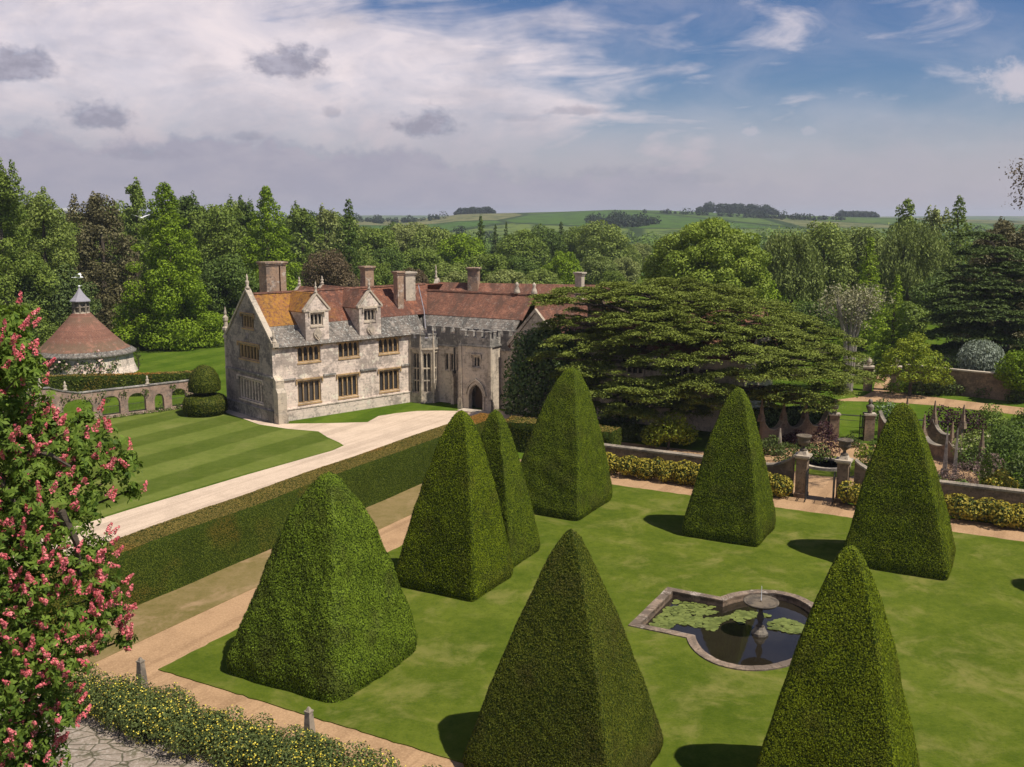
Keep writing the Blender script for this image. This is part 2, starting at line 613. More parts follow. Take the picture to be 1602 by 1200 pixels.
def m_lawn(name, dark, light, dry, stripes=None, dry_amt=0.4):
    def b(n):
        p = n.pos()
        fine = n.add(n.mul(n.noise(p, 11.0, 5.0, 0.8), 0.65), n.mul(n.noise(n.mapping(p, (0, 0, 0), (0, 0, 0.9), (5, 22, 5)), 1.0, 4.0, 0.7), 0.35))
        mid = n.noise(p, 1.7, 5.0, 0.65)
        big = n.noise(p, 0.22, 4.0, 0.6)
        f = n.add(n.add(n.mul(fine, 0.60), n.mul(mid, 0.40)), n.mul(big, 0.45))
        c = n.mix(n.step(f, 0.50, 0.95), dark, light)
        c = n.mix(n.mul(n.step(n.noise(p, 0.35, 6.0, 0.7, 0.4), 0.48, 0.7), dry_amt), c, dry)
        c = n.mix(n.mul(n.step(n.vor(p, 2.6), 0.28, 0.05), 0.35), c, (dark[0] * 0.75, dark[1] * 0.95, dark[2] * 0.7))
        if stripes:
            ang, w, off, k = stripes
            q = n.sep(n.mapping(p, (0, 0, 0), (0, 0, math.radians(ang)), (1, 1, 1)))[0]
            q = n.add(q, n.mul(n.sub(n.noise(p, 0.3, 2.0), 0.5), 0.35))
            s_ = n.m('SINE', n.mul(n.add(q, off), math.pi / w))
            c = n.mix(n.step(s_, -0.22, 0.22), c, n.mix(1.0, c, k, 'MULTIPLY'))
        return c, n.add(n.mul(fine, 1.0), n.mul(mid, 0.4)), 0.55, 0.06
    return pbr(name, b, 1.0, 0.0)


M = {}
M['stone'] = m_stone('wing limestone', (0.66, 0.55, 0.46), (0.29, 0.245, 0.21), 0.35, 0.26, 0.7, None, 4.0)
M['stone_shaded'] = m_stone('shade-darkened end limestone', (0.34, 0.29, 0.245), (0.135, 0.12, 0.112), 0.65, 0.26, 0.7)  # wing limestone again, the end wall's shade put into its colour
M['stone_hall'] = m_stone('hall limestone', (0.54, 0.46, 0.365), (0.25, 0.215, 0.175), 0.4, 0.34, 0.8)
M['dress'] = m_stone('dressed pale stone', (0.47, 0.40, 0.31), (0.22, 0.19, 0.16), 0.35, 0.6, 1.2)
M['ham'] = m_stone('golden window stone', (0.40, 0.27, 0.135), (0.24, 0.17, 0.10), 0.35, 0.9, 1.2)
M['parapet'] = m_stone('lichened parapet stone', (0.33, 0.30, 0.26), (0.12, 0.115, 0.105), 0.8, 0.3, 0.6, (0.52, 0.48, 0.42))
M['slate'] = m_tiles('stone slates', (0.225, 0.19, 0.155), (0.15, 0.13, 0.11), (0.075, 0.068, 0.06), 0.3, 0.4, None, 1.0)
M['wallstone'] = m_stone('garden wall stone', (0.26, 0.185, 0.125), (0.12, 0.09, 0.065), 0.6, 0.2, 0.4)
M['brick'] = m_stone('old brick', (0.40, 0.275, 0.205), (0.22, 0.165, 0.135), 0.5, 0.085, 0.24, (0.40, 0.33, 0.27))
M['rubble'] = m_stone('chimney brick', (0.36, 0.24, 0.16), (0.17, 0.135, 0.11), 0.5, 0.16, 0.34, (0.55, 0.48, 0.40))
M['garden_stone'] = m_stone('obelisk stone', (0.30, 0.25, 0.19), (0.13, 0.115, 0.095), 0.6, 3.0, 3.0)
M['fountain'] = m_stone('dark fountain stone', (0.155, 0.125, 0.09), (0.07, 0.06, 0.05), 0.6, 3.0, 3.0, (0.2, 0.16, 0.12))
M['tiles'] = m_tiles('red clay tiles', (0.27, 0.125, 0.078), (0.16, 0.072, 0.05), (0.10, 0.058, 0.042))
M['tiles_lichen'] = m_tiles('lichened clay tiles', (0.27, 0.11, 0.062), (0.16, 0.066, 0.043), (0.09, 0.045, 0.034), lichen=(-20.4, 88.3, 4.8, (0.36, 0.18, 0.028)))
M['tiles_dove'] = m_tiles('dovecote tiles', (0.27, 0.125, 0.085), (0.18, 0.085, 0.06), (0.16, 0.11, 0.07))
M['lead'] = pbr('grey lead', lambda n: n.mix(n.noise(n.pos(), 3.0), (0.20, 0.19, 0.21), (0.32, 0.30, 0.33)), 0.6, 0.3)
M['iron'] = pbr('black iron', lambda n: n.mix(n.noise(n.pos(), 20.0), (0.012, 0.012, 0.013), (0.03, 0.026, 0.024)), 0.55, 0.4)
M['bark'] = pbr('brown bark', lambda n: (n.mix(n.noise(n.mapping(n.pos(), scale=(1, 1, 0.25)), 6.0, 5.0), (0.045, 0.035, 0.026), (0.13, 0.105, 0.08)), n.noise(n.pos(), 12.0), 0.6, 0.05), 0.95, 0.1)
M['bark_pale'] = pbr('pale grey bark', lambda n: (n.mix(n.noise(n.pos(), 5.0, 5.0), (0.17, 0.145, 0.115), (0.36, 0.32, 0.27)), n.noise(n.pos(), 12.0), 0.6, 0.05), 0.95, 0.1)
M['drive'] = m_gravel('pale drive gravel', (0.48, 0.365, 0.265), (0.62, 0.49, 0.365))
M['path'] = m_gravel('tan path gravel', (0.31, 0.19, 0.10), (0.45, 0.29, 0.16))
M['lawn'] = m_lawn('court lawn grass', (0.052, 0.080, 0.008), (0.120, 0.144, 0.019), (0.19, 0.178, 0.05), (118.4, 1.5, 0.4, (0.92, 0.95, 0.90)), 0.8)
M['strip'] = m_lawn('dry strip grass', (0.125, 0.105, 0.03), (0.25, 0.18, 0.085), (0.32, 0.215, 0.12), dry_amt=0.85)
M['lawn_striped'] = m_lawn('striped lawn grass', (0.085, 0.115, 0.018), (0.145, 0.17, 0.038), (0.19, 0.19, 0.06), (28.4, 2.9, 1.0, (0.66, 0.72, 0.60)), 0.4)
M['meadow'] = m_lawn('park grass', (0.048, 0.086, 0.008), (0.108, 0.155, 0.018), (0.15, 0.16, 0.03), (20.0, 2.4, 0.0, (0.80, 0.86, 0.8)), 0.3)


def paving(n):
    p = n.mapping(n.pos(), (0, 0, 0), (0, 0, 0.5), (1, 1.6, 1))
    e = n.vor(p, 1.15, 'DISTANCE_TO_EDGE')
    c = n.mix(n.noise(n.pos(), 3.0, 5.0, 0.7), (0.16, 0.125, 0.095), (0.34, 0.28, 0.22))
    c = n.mix(n.mul(n.step(n.noise(n.pos(), 1.2, 5.0, 0.7), 0.5, 0.62), 0.7), c, (0.075, 0.072, 0.035))
    c = n.mix(n.mul(n.step(n.noise(n.pos(), 7.0, 5.0, 0.75), 0.5, 0.6), 0.5), c, (0.42, 0.37, 0.31))
    e = n.add(e, n.mul(n.sub(n.noise(n.pos(), 4.0, 3.0), 0.5), 0.05))
    return n.mix(n.mul(n.step(e, 0.045, 0.015), 0.85), c, (0.06, 0.058, 0.03)), n.add(n.step(e, 0.0, 0.08), n.mul(n.noise(n.pos(), 8.0), 0.4)), 0.7, 0.03


M['paving'] = pbr('stone paving', paving, 0.9, 0.15)


def m_glass():
    def b(n):
        uv = n.coord('UV')
        q = n.sep(n.mapping(uv, (0, 0, 0), (0, 0, math.radians(45)), (1, 1, 1)))
        g = n.m('MAXIMUM', n.step(n.m('ABSOLUTE', n.sub(n.m('FRACT', n.mul(q[0], 7.0)), 0.5)), 0.40, 0.46), n.step(n.m('ABSOLUTE', n.sub(n.m('FRACT', n.mul(q[1], 7.0)), 0.5)), 0.40, 0.46))
        c = n.mix(n.noise(n.pos(), 1.5), (0.012, 0.012, 0.014), (0.05, 0.047, 0.045))
        return n.mix(n.mul(g, 0.6), c, (0.09, 0.085, 0.08)), n.noise(n.pos(), 5.0), 0.25, 0.02
    return pbr('leaded glass', b, 0.14, 0.5)


M['glass'] = m_glass()
M['water'] = pbr('dark pond water', lambda n: (n.mix(n.noise(n.pos(), 0.8), (0.010, 0.008, 0.005), (0.024, 0.019, 0.012)), n.noise(n.pos(), 3.0, 3.0), 0.06, 0.02), 0.03, 0.5)
M['jet'] = pbr('white water jet', lambda n: (0.75, 0.77, 0.8), 0.2, 0.5)
M['white'] = pbr('white paint', lambda n: n.mix(n.noise(n.pos(), 0.5), (0.72, 0.72, 0.72), (0.8, 0.8, 0.79)), 0.6, 0.3)
M['wood_door'] = pbr('old oak', lambda n: n.mix(n.noise(n.mapping(n.pos(), scale=(6, 6, 0.5)), 2.0), (0.06, 0.04, 0.028), (0.13, 0.09, 0.06)), 0.8, 0.2)
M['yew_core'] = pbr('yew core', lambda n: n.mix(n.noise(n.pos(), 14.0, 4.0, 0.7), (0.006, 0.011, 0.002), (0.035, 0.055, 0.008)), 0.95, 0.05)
# foliage: (dark, light)
L = {}


def lf(key, name, dark, light, **k):
    L[key] = leafy(name, dark, light, **k)


lf('yew', 'yew leaves', (0.0469, 0.0730, 0.0049), (0.1587, 0.2003, 0.0127), trans=0.06, gloss=0.08, big=1.1, tint=(0.085, 0.085, 0.016), tint_amt=0.55)
lf('yew_fresh', 'yew fresh leaves', (0.0499, 0.0795, 0.0066), (0.1499, 0.2119, 0.0171), trans=0.06, gloss=0.08, big=1.3, tint=(0.060, 0.06, 0.015), tint_amt=0.5)
lf('yew_olive', 'yew olive leaves', (0.0408, 0.0510, 0.0060), (0.1114, 0.1270, 0.0130), trans=0.06, gloss=0.08, big=0.9, tint=(0.08, 0.068, 0.018), tint_amt=0.6)
lf('yew_deep', 'yew deep leaves', (0.0435, 0.0660, 0.0036), (0.1739, 0.2166, 0.0100), trans=0.06, gloss=0.08, big=1.0, tint=(0.10, 0.085, 0.018), tint_amt=0.4)
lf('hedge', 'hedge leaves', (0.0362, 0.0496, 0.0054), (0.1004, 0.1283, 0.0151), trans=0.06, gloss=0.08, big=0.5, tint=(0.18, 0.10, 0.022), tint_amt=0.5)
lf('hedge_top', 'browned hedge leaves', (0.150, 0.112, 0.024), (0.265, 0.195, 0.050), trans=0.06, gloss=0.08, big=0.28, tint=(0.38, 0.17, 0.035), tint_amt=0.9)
lf('tulip', 'bright spring leaves', (0.0807, 0.1374, 0.0076), (0.2242, 0.3201, 0.0193), big=0.3)
lf('mid', 'mid green leaves', (0.0781, 0.1222, 0.0203), (0.1953, 0.2554, 0.0425), big=0.25)
lf('soft', 'soft green leaves', (0.1056, 0.1479, 0.0321), (0.2467, 0.3024, 0.0643), big=0.2)
lf('grey', 'grey green leaves', (0.1258, 0.1510, 0.0442), (0.2767, 0.3117, 0.0935), big=0.2)
lf('deep', 'deep green leaves', (0.0453, 0.0793, 0.0161), (0.1258, 0.1822, 0.0321), big=0.3)
lf('conifer', 'dark conifer needles', (0.0342, 0.0575, 0.0186), (0.1184, 0.1618, 0.0416), trans=0.1, big=0.4)
lf('brown', 'grey brown needles', (0.0592, 0.0566, 0.0246), (0.1756, 0.1559, 0.0693), trans=0.12, big=0.35)
lf('copper', 'copper beech leaves', (0.0630, 0.0476, 0.0252), (0.1750, 0.1288, 0.0700), trans=0.15, big=0.4)
lf('chestnut', 'chestnut leaves', (0.0797, 0.1285, 0.0119), (0.2619, 0.3326, 0.0442), big=0.35, tint=(0.18, 0.19, 0.075), tint_amt=0.2)
lf('willow', 'willow leaves', (0.0943, 0.1304, 0.0289), (0.2168, 0.2646, 0.0673), big=0.25)
lf('larch', 'larch needles', (0.1114, 0.1758, 0.0137), (0.2785, 0.3781, 0.0296), big=0.4)
lf('cedar', 'cedar needles', (0.0623, 0.0808, 0.0149), (0.2181, 0.2607, 0.0448), trans=0.08, gloss=0.1, big=0.6)
lf('maple', 'yellow green leaves', (0.1000, 0.1438, 0.0112), (0.2687, 0.3125, 0.0250), big=0.4)
lf('silver', 'silver leaves', (0.13, 0.16, 0.11), (0.30, 0.34, 0.27), big=0.5)
lf('cream', 'cream variegated leaves', (0.12, 0.125, 0.055), (0.36, 0.34, 0.20), big=0.6)
lf('magnolia', 'dark glossy leaves', (0.0209, 0.0437, 0.0094), (0.0945, 0.1573, 0.0224), trans=0.08, big=0.4, gloss=0.5)
lf('purple', 'purple leaves', (0.0234, 0.0104, 0.0143), (0.0715, 0.0286, 0.0338), big=0.6)
lf('border', 'border leaves', (0.0350, 0.0588, 0.0140), (0.1190, 0.1540, 0.0364), big=0.8)
lf('goldleaf', 'gold edged leaves', (0.1360, 0.1200, 0.0135), (0.4250, 0.3440, 0.0450), big=1.2)
lf('yellow', 'yellow petals', (0.55, 0.43, 0.04), (0.78, 0.66, 0.10), big=1.0, gloss=0.1)
lf('rose_leaf', 'rose leaves', (0.0420, 0.0630, 0.0168), (0.1330, 0.1652, 0.0476), big=0.9)
lf('bloom_leaf', 'red chestnut leaves', (0.0434, 0.0871, 0.0120), (0.1591, 0.2327, 0.0328), trans=0.3, big=0.9)
lf('bloom', 'pink petals', (0.62, 0.10, 0.13), (0.80, 0.26, 0.27), trans=0.25, big=1.2, gloss=0.1)
lf('pinkgrass', 'pink grey shrub stems', (0.16, 0.105, 0.085), (0.36, 0.25, 0.21), big=1.2)
lf('lily', 'lily pads', (0.075, 0.095, 0.016), (0.17, 0.20, 0.045), trans=0.05, big=0.8, gloss=0.4)
lf('farwood', 'far wood leaves', (0.0628, 0.1152, 0.0220), (0.1782, 0.2620, 0.0549), big=0.03)
lf('hillwood', 'hilltop wood leaves', (0.012, 0.022, 0.012), (0.04, 0.06, 0.03), big=0.05)
lf('rose_pink', 'pale pink roses', (0.55, 0.30, 0.26), (0.78, 0.58, 0.50), big=1.0, gloss=0.1)

# ------------------------------------------------------------------ ground, hills, paths
pca, pcb = 41.15, -9.85
POND_C = AB(pca, pcb)[:2]
RA_, RB_ = 4.6, 2.95


def pond_outline(m):
    """oval with a rectangular arm to the left, inset by m, as world xy points"""
    a1, a2, bl = 38.5 + m, 43.65 - m, -14.95 + m
    ra, rb = RA_ - m, RB_ - m
    t0, t1 = math.asin((a1 - pca) / ra), math.asin((a2 - pca) / ra)
    pts = [AB(pca + ra * math.sin(q), pcb + rb * math.cos(q))[:2] for q in np.linspace(math.pi - t0, 3 * math.pi - t1, 44)]
    for a, b, n in ((a2, bl, 4), (a1, bl, 7)):
        p0, p1 = pts[-1], AB(a, b)[:2]
        pts += [p0 + (p1 - p0) * k / n for k in range(1, n + 1)]
    p0, p1 = pts[-1], pts[0]
    pts += [p0 + (p1 - p0) * k / 4 for k in range(1, 4)]
    return [tuple(p) for p in pts]


pond_out, pond_in = pond_outline(0.0), pond_outline(0.40)
mid_hole = pond_outline(0.25)

PROFILE = [(-1200, 336), (0, 335), (130, 334), (300, 339), (560, 343), (640, 344), (690, 340), (715, 336), (745, 334.5), (800, 333.5), (880, 331.5), (960, 328.5), (1040, 330), (1120, 333.5), (1200, 336.5),
           (1300, 339), (1400, 341), (1602, 346), (2600, 350)]


def terrain_z(x, y):
    u = x / np.maximum(y, 1.0)
    px = CX + u * F_PX * 0.985
    r = np.interp(px, [p[0] for p in PROFILE], [p[1] for p in PROFILE])
    h1 = 18 + (338 - r) * 0.98

    def ss(a, b, v):
        t = np.clip((v - a) / (b - a), 0, 1)
        return t * t * (3 - 2 * t)
    z = h1 * ss(480, 1500, y) * (1 - 0.9 * ss(1520, 2300, y))
    bump = (vnoise(np.stack([x / 300, y / 260, x * 0], -1).reshape(-1, 3), 3).reshape(np.shape(x))) * 2.5
    z = z + bump * ss(520, 900, y) * (1 - ss(1250, 1500, y))
    far = 19 + 4 * np.sin(u * 9 + 1.0) + 2.0 * np.sin(u * 31)
    z = z + far * ss(2600, 4600, y)
    return z


rows = np.concatenate([np.linspace(300, 1500, 60), np.linspace(1540, 6500, 30)])
cols = np.linspace(-1.3, 1.3, 120)
tx = cols[None, :] * rows[:, None]
ty = np.repeat(rows[:, None], len(cols), 1)
tz = terrain_z(tx, ty)
tv = np.stack([tx, ty, tz], -1).reshape(-1, 3)
nc = len(cols)
me = bpy.data.meshes.new('hills')
me.from_pydata([tuple(p) for p in tv], [], [(r * nc + c, r * nc + c + 1, (r + 1) * nc + c + 1, (r + 1) * nc + c) for r in range(len(rows) - 1) for c in range(nc - 1)])
for p in me.polygons:
    p.use_smooth = True


def fields(n):
    p = n.pos()
    q = n.mapping(p, (0, 0, 0), (0, 0, 0.5), (0.0052, 0.0030, 0.0))
    cell = n.vor(q, 1.0, 'F1', 'Color')
    k = n.sep(cell)
    c = n.mix(k[0], (0.052, 0.105, 0.018), (0.115, 0.150, 0.035))
    c = n.mix(n.step(k[1], 0.62, 0.8), c, (0.155, 0.150, 0.065))
    c = n.mix(n.step(n.vor(q, 1.0, 'DISTANCE_TO_EDGE'), 0.035, 0.015), c, (0.028, 0.046, 0.014))
    c = n.mix(n.mul(n.step(n.noise(n.mapping(p, scale=(1, 1, 0)), 0.035, 7.0, 0.72), 0.50, 0.56), 0.8), c, (0.035, 0.058, 0.02))
    c = n.mix(n.mul(n.step(n.noise(n.mapping(p, (40, 9, 0), (0, 0, 0), (1, 1, 0)), 0.09, 5.0, 0.7), 0.62, 0.68), 0.6), c, (0.20, 0.20, 0.14))
    return c, n.noise(p, 0.4, 3.0), 0.4, 1.0


struct(link('hills', me, pbr('field patchwork', fields, 0.95, 0.05)))

mb = MB()
mb.poly([(-390, -80), (390, -80), (390, 300), (-390, 300)], 0.0, 0, [mid_hole])
struct(mb.build('ground', M['meadow']))

# court lawn, raised a little above the paths, with the pond cut out of it
lawn = []
_r = np.random.default_rng(2)
for (a0_, b0_), (a1_, b1_) in (((25.6, -30.0), (25.6, 40)), ((25.6, 40), (59.73, 40)), ((59.73, 40), (59.73, -30.0)), ((59.73, -30.0), (25.6, -30.0))):
    n_ = int(max(abs(a1_ - a0_), abs(b1_ - b0_)) / 0.35)
    for k in range(n_):
        f = k / n_
        lawn.append(AB(a0_ + (a1_ - a0_) * f + _r.normal() * 0.022, b0_ + (b1_ - b0_) * f + _r.normal() * 0.022))
struct(MB().poly(lawn, 0.055, 0.06, [mid_hole]).build('lawn', M['lawn']))
struct(MB().poly([AB(19.5, -32.8), AB(19.5, 40), AB(25.7, 40), AB(25.7, -29.9), AB(59.6, -29.9), AB(59.6, 40), AB(62.6, 40), AB(62.6, -32.8)], 0.012).build('garden_path', M['path']))
struct(MB().poly([AB(24.0, -36.3), AB(63, -36.3), AB(63, -32.8), AB(24.0, -32.8)], 0.03, 0.03).build('grass_verge', M['strip']))
struct(MB().poly([AB(6, -60), AB(6, 40), AB(21.9, 40), AB(21.9, -60)], 0.02).build('terrace_paving', M['paving']))
# drive and forecourt
de = [G(*p) for p in [(538, 697)]][0]
drive = [AB(8, -38.3), AB(62, -38.3), AB(66, -38.6), AB(69, -37.0), AB(76, -34.5)] + [G(*p) for p in [(770, 640), (716, 643), (690, 642.5), (652, 643), (620, 646.5), (592, 651), (583, 656), (575, 660.5), (520, 662), (446, 663),
         (420, 661), (358, 640.5), (351, 645), (380, 655), (405, 664), (450, 671), (498, 675), (512, 684), (530, 692), (538, 697), (520, 705)]] + [AB(50, -48.3), AB(40.2, -48.8), AB(8, -49.5)]
struct(MB().poly(drive, 0.008).build('drive', M['drive']))
left_lawn = [G(*p) for p in [(351, 646.5), (380, 656.5), (405, 665.5), (450, 672.5), (498, 676.5), (510, 685), (527, 693), (534, 697.5), (517, 706)]] + [AB(50, -48.55), AB(40.2, -49.05), AB(8, -49.75), AB(8, -80), AB(45, -85)] + [G(148, 659), G(300, 638)]
struct(MB().poly(left_lawn, 0.03, 0.03).build('striped_lawn', M['lawn_striped']))
# far gravel walk on the right beyond the walled garden, and the walk by the park trees on the left
struct(MB().poly([G(*p) for p in [(1300, 627), (1350, 620), (1366, 612), (1372, 585), (1392, 585), (1396, 612), (1480, 624), (1602, 638), (1720, 652), (1720, 668), (1602, 650), (1470, 635), (1390, 629)]], 0.01).build('gravel_walk', M['path']))
struct(MB().poly([G(*p) for p in [(170, 523), (206, 522), (330, 515), (330, 518.5), (206, 527), (170, 529)]], 0.01).build('park_walk', M['path']))
# gravel inside the round walled garden
cor = AB(72.0, -11.5)
struct(MB().poly([tuple(cor[:2] + 8.8 * np.array([math.cos(t), math.sin(t)])) for t in np.linspace(0, 6.28, 40)[:-1]] , 0.009).build('round_garden_gravel', M['path']))
struct(MB().poly([AB(62.4, -13.0), AB(62.4, -10.0), AB(65.5, -10.0), AB(65.5, -13.0)], 0.016).build('gate_path', M['path']))
struct(MB().poly([AB(72, -30.0), AB(62.6, -30.0), AB(62.6, -14), AB(72, -18)], 0.006).build('bed_path', M['path']))

# ------------------------------------------------------------------ clipped yews
def wrap_leaves(name, mat, faces_pts, parent, size, dens, seed, jit=0.19, aspect=0.6):
    """leaves standing on a triangle soup (n,3,3) with outward normals"""
    rng = np.random.default_rng(seed)
    T = np.asarray(faces_pts, float)
    nn = np.cross(T[:, 1] - T[:, 0], T[:, 2] - T[:, 0])
    area = np.linalg.norm(nn, axis=1) * 0.5
    cnt = rng.poisson(area * dens)
    idx = np.repeat(np.arange(len(T)), cnt)
    a, b = rng.random(len(idx)), rng.random(len(idx))
    fl = a + b > 1
    a[fl], b[fl] = 1 - a[fl], 1 - b[fl]
    P = T[idx, 0] + (T[idx, 1] - T[idx, 0]) * a[:, None] + (T[idx, 2] - T[idx, 0]) * b[:, None]
    N0 = unit(nn[idx])
    N = unit(N0 + rng.normal(size=N0.shape) * jit)
    P = P + N0 * (rng.random(len(P))[:, None] ** 1.5 * size * 0.7 - size * 0.2)
    return np_mesh(name, leaves(P, N, size, rng, aspect), 4, mat, parent, True)


def grid_tris(g):
    """(r,c,3) grid -> triangles"""
    a, b, c, d = g[:-1, :-1], g[:-1, 1:], g[1:, 1:], g[1:, :-1]
    return np.concatenate([np.stack([a, b, c], -2).reshape(-1, 3, 3), np.stack([a, c, d], -2).reshape(-1, 3, 3)])


def grid_mesh(name, g, mat, parent):
    r, c = g.shape[:2]
    me = bpy.data.meshes.new(name)
    off = np.array(WORLD_LOC[parent.name])
    me.from_pydata([tuple(p) for p in (g.reshape(-1, 3) - off)], [], [(i * c + j, i * c + j + 1, (i + 1) * c + j + 1, (i + 1) * c + j) for i in range(r - 1) for j in range(c - 1)])
    for p in me.polygons:
        p.use_smooth = True
    return link(name, me, mat, parent)


def pyramid(centre, wa, wb, h, kpow, key, leaf, dens, label, seed, tuck=0.06, lump=0.05, rot=0.0, rnd=26.0, tip=None, full=0.88):
    lean = np.zeros(3)
    if tip:
        q = D(tip[0], tip[1], centre[1])
        lean = np.array([q[0] - centre[0], 0, 0])
        h = q[2] - 0.05
    t = thing('yew_pyramid', (centre[0], centre[1], 0.05), label, 'topiary', 'clipped yew pyramids of the court')
    ca, sa = math.cos(rot), math.sin(rot)
    A_, B_ = GA * ca + GB * sa, GB * ca - GA * sa
    rows_ = 46
    cols_ = 129
    tt = np.linspace(0, 1, rows_) ** 0.9
    sq = (np.arange(cols_) % 32) / 16.0 - 1
    ph = np.radians(np.arange(cols_) // 32 * 90.0) + np.arctan(np.sign(sq) * np.abs(sq) ** 0.8)
    g = np.zeros((rows_, cols_, 3))
    for i, q in enumerate(tt):
        s = full * (1 - q) ** kpow + (1 - full) * (1 - q)
        if q < tuck:
            s *= 1 - 0.07 * (1 - q / tuck) ** 1.5
        s = s * 0.985 + 0.015 * (1 if q < 1 else 0)
        e = rnd if q < 0.965 else 6.0       # squircle: crisp arrises, softer at the tip
        cu, su = np.cos(ph), np.sin(ph)
        k = (np.abs(cu) ** e + np.abs(su) ** e) ** (-1 / e)
        g[i] = np.array([centre[0], centre[1], 0.05]) + A_ * (cu * k * s * wa / 2)[:, None] + B_ * (su * k * s * wb / 2)[:, None] + Z * (h * q) + lean * q
    flat = g.reshape(-1, 3)
    cdir = flat - np.array([centre[0], centre[1], 0])
    cdir[:, 2] *= 0.3
    n1 = vnoise(flat * 1.5, seed) * lump + vnoise(flat * 4.5, seed + 9) * lump * 0.5
    flat = flat + unit(cdir) * n1[:, None]
    flat[:, 2] = np.maximum(flat[:, 2], 0.05)
    g = flat.reshape(g.shape)
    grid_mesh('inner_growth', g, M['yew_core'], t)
    T = grid_tris(g)
    nn = np.cross(T[:, 1] - T[:, 0], T[:, 2] - T[:, 0])
    c0 = np.array([centre[0], centre[1], h * 0.3])
    fl = np.sum(nn * (T.mean(1) - c0), 1) < 0
    T[fl] = T[fl][:, ::-1]
    wrap_leaves('foliage', L[key], T, t, leaf, dens, seed)
    mb_ = MB().tube([(centre[0], centre[1], 0), (centre[0], centre[1], h * 0.55)], [0.3, 0.12], 8)
    mb_.build('trunk', M['bark'], t)
    return t


def corner(Fpx, wa, wb):
    return G(*Fpx) + GA * wa / 2 - GB * wb / 2


pyramid(corner((529, 1113), 6.1, 6.2), 6.1, 6.2, 8.15, 0.66, 'yew_fresh', 0.075, 950, 'bright shaggy yew pyramid between the drive hedge and the front gravel path corner', 11, 0.10, 0.10, 0.0, 10.0, (515, 738), 0.95)
pyramid(corner((741, 947), 3.95, 4.75) + GA * 0.1, 4.05, 4.8, 8.55, 0.60, 'yew_deep', 0.062, 1000, 'tall yew pyramid half covering a narrower twin right behind it', 12, tip=(722, 642))
pyramid(corner((801, 894), 3.5, 3.7), 3.5, 3.7, 8.0, 0.60, 'yew', 0.062, 1000, 'yew pyramid mostly hidden behind its taller twin, only its right flank showing', 13, tip=(775, 640))
pyramid(corner((906, 819), 5.6, 5.2), 5.6, 5.2, 8.35, 0.60, 'yew', 0.062, 1000, 'stout yew pyramid in front of the dark magnolia and cedar, paler right face', 14, tip=(894, 574))
p5 = G(893, 828, 8.1)
pyramid(p5 - GB * 0.15, 4.7, 5.7, 8.1, 0.70, 'yew_olive', 0.055, 1500, 'dull olive brown yew pyramid at bottom centre, nearest the pond arm', 15, tip=(893, 828), full=0.62)
pyramid(corner((1187, 860), 4.2, 4.55), 4.2, 4.6, 8.4, 0.60, 'yew', 0.062, 1000, 'slim yew pyramid just left of the iron gates with shadow on its left', 16, tip=(1155, 606))
pyramid(corner((1480, 913), 4.6, 5.3) + GB * 0.2, 4.5, 5.3, 8.4, 0.60, 'yew_deep', 0.062, 1000, 'yew pyramid right of the iron gates, backed by the yellow hedge', 17, tip=(1413, 630))
p8 = G(1330, 855, 8.3)
pyramid(p8 + GA * 0.1, 4.3, 4.7, 8.3, 0.66, 'yew_deep', 0.055, 1500, 'big yew pyramid in front of the pond, cut off by the bottom edge', 18)
pyramid(G(1690, 960) + np.array([3.3, 1.0, 0]), 4.4, 4.6, 8.3, 0.60, 'yew', 0.12, 120, 'yew pyramid just outside the right edge, only its shadow tip on the lawn', 19)

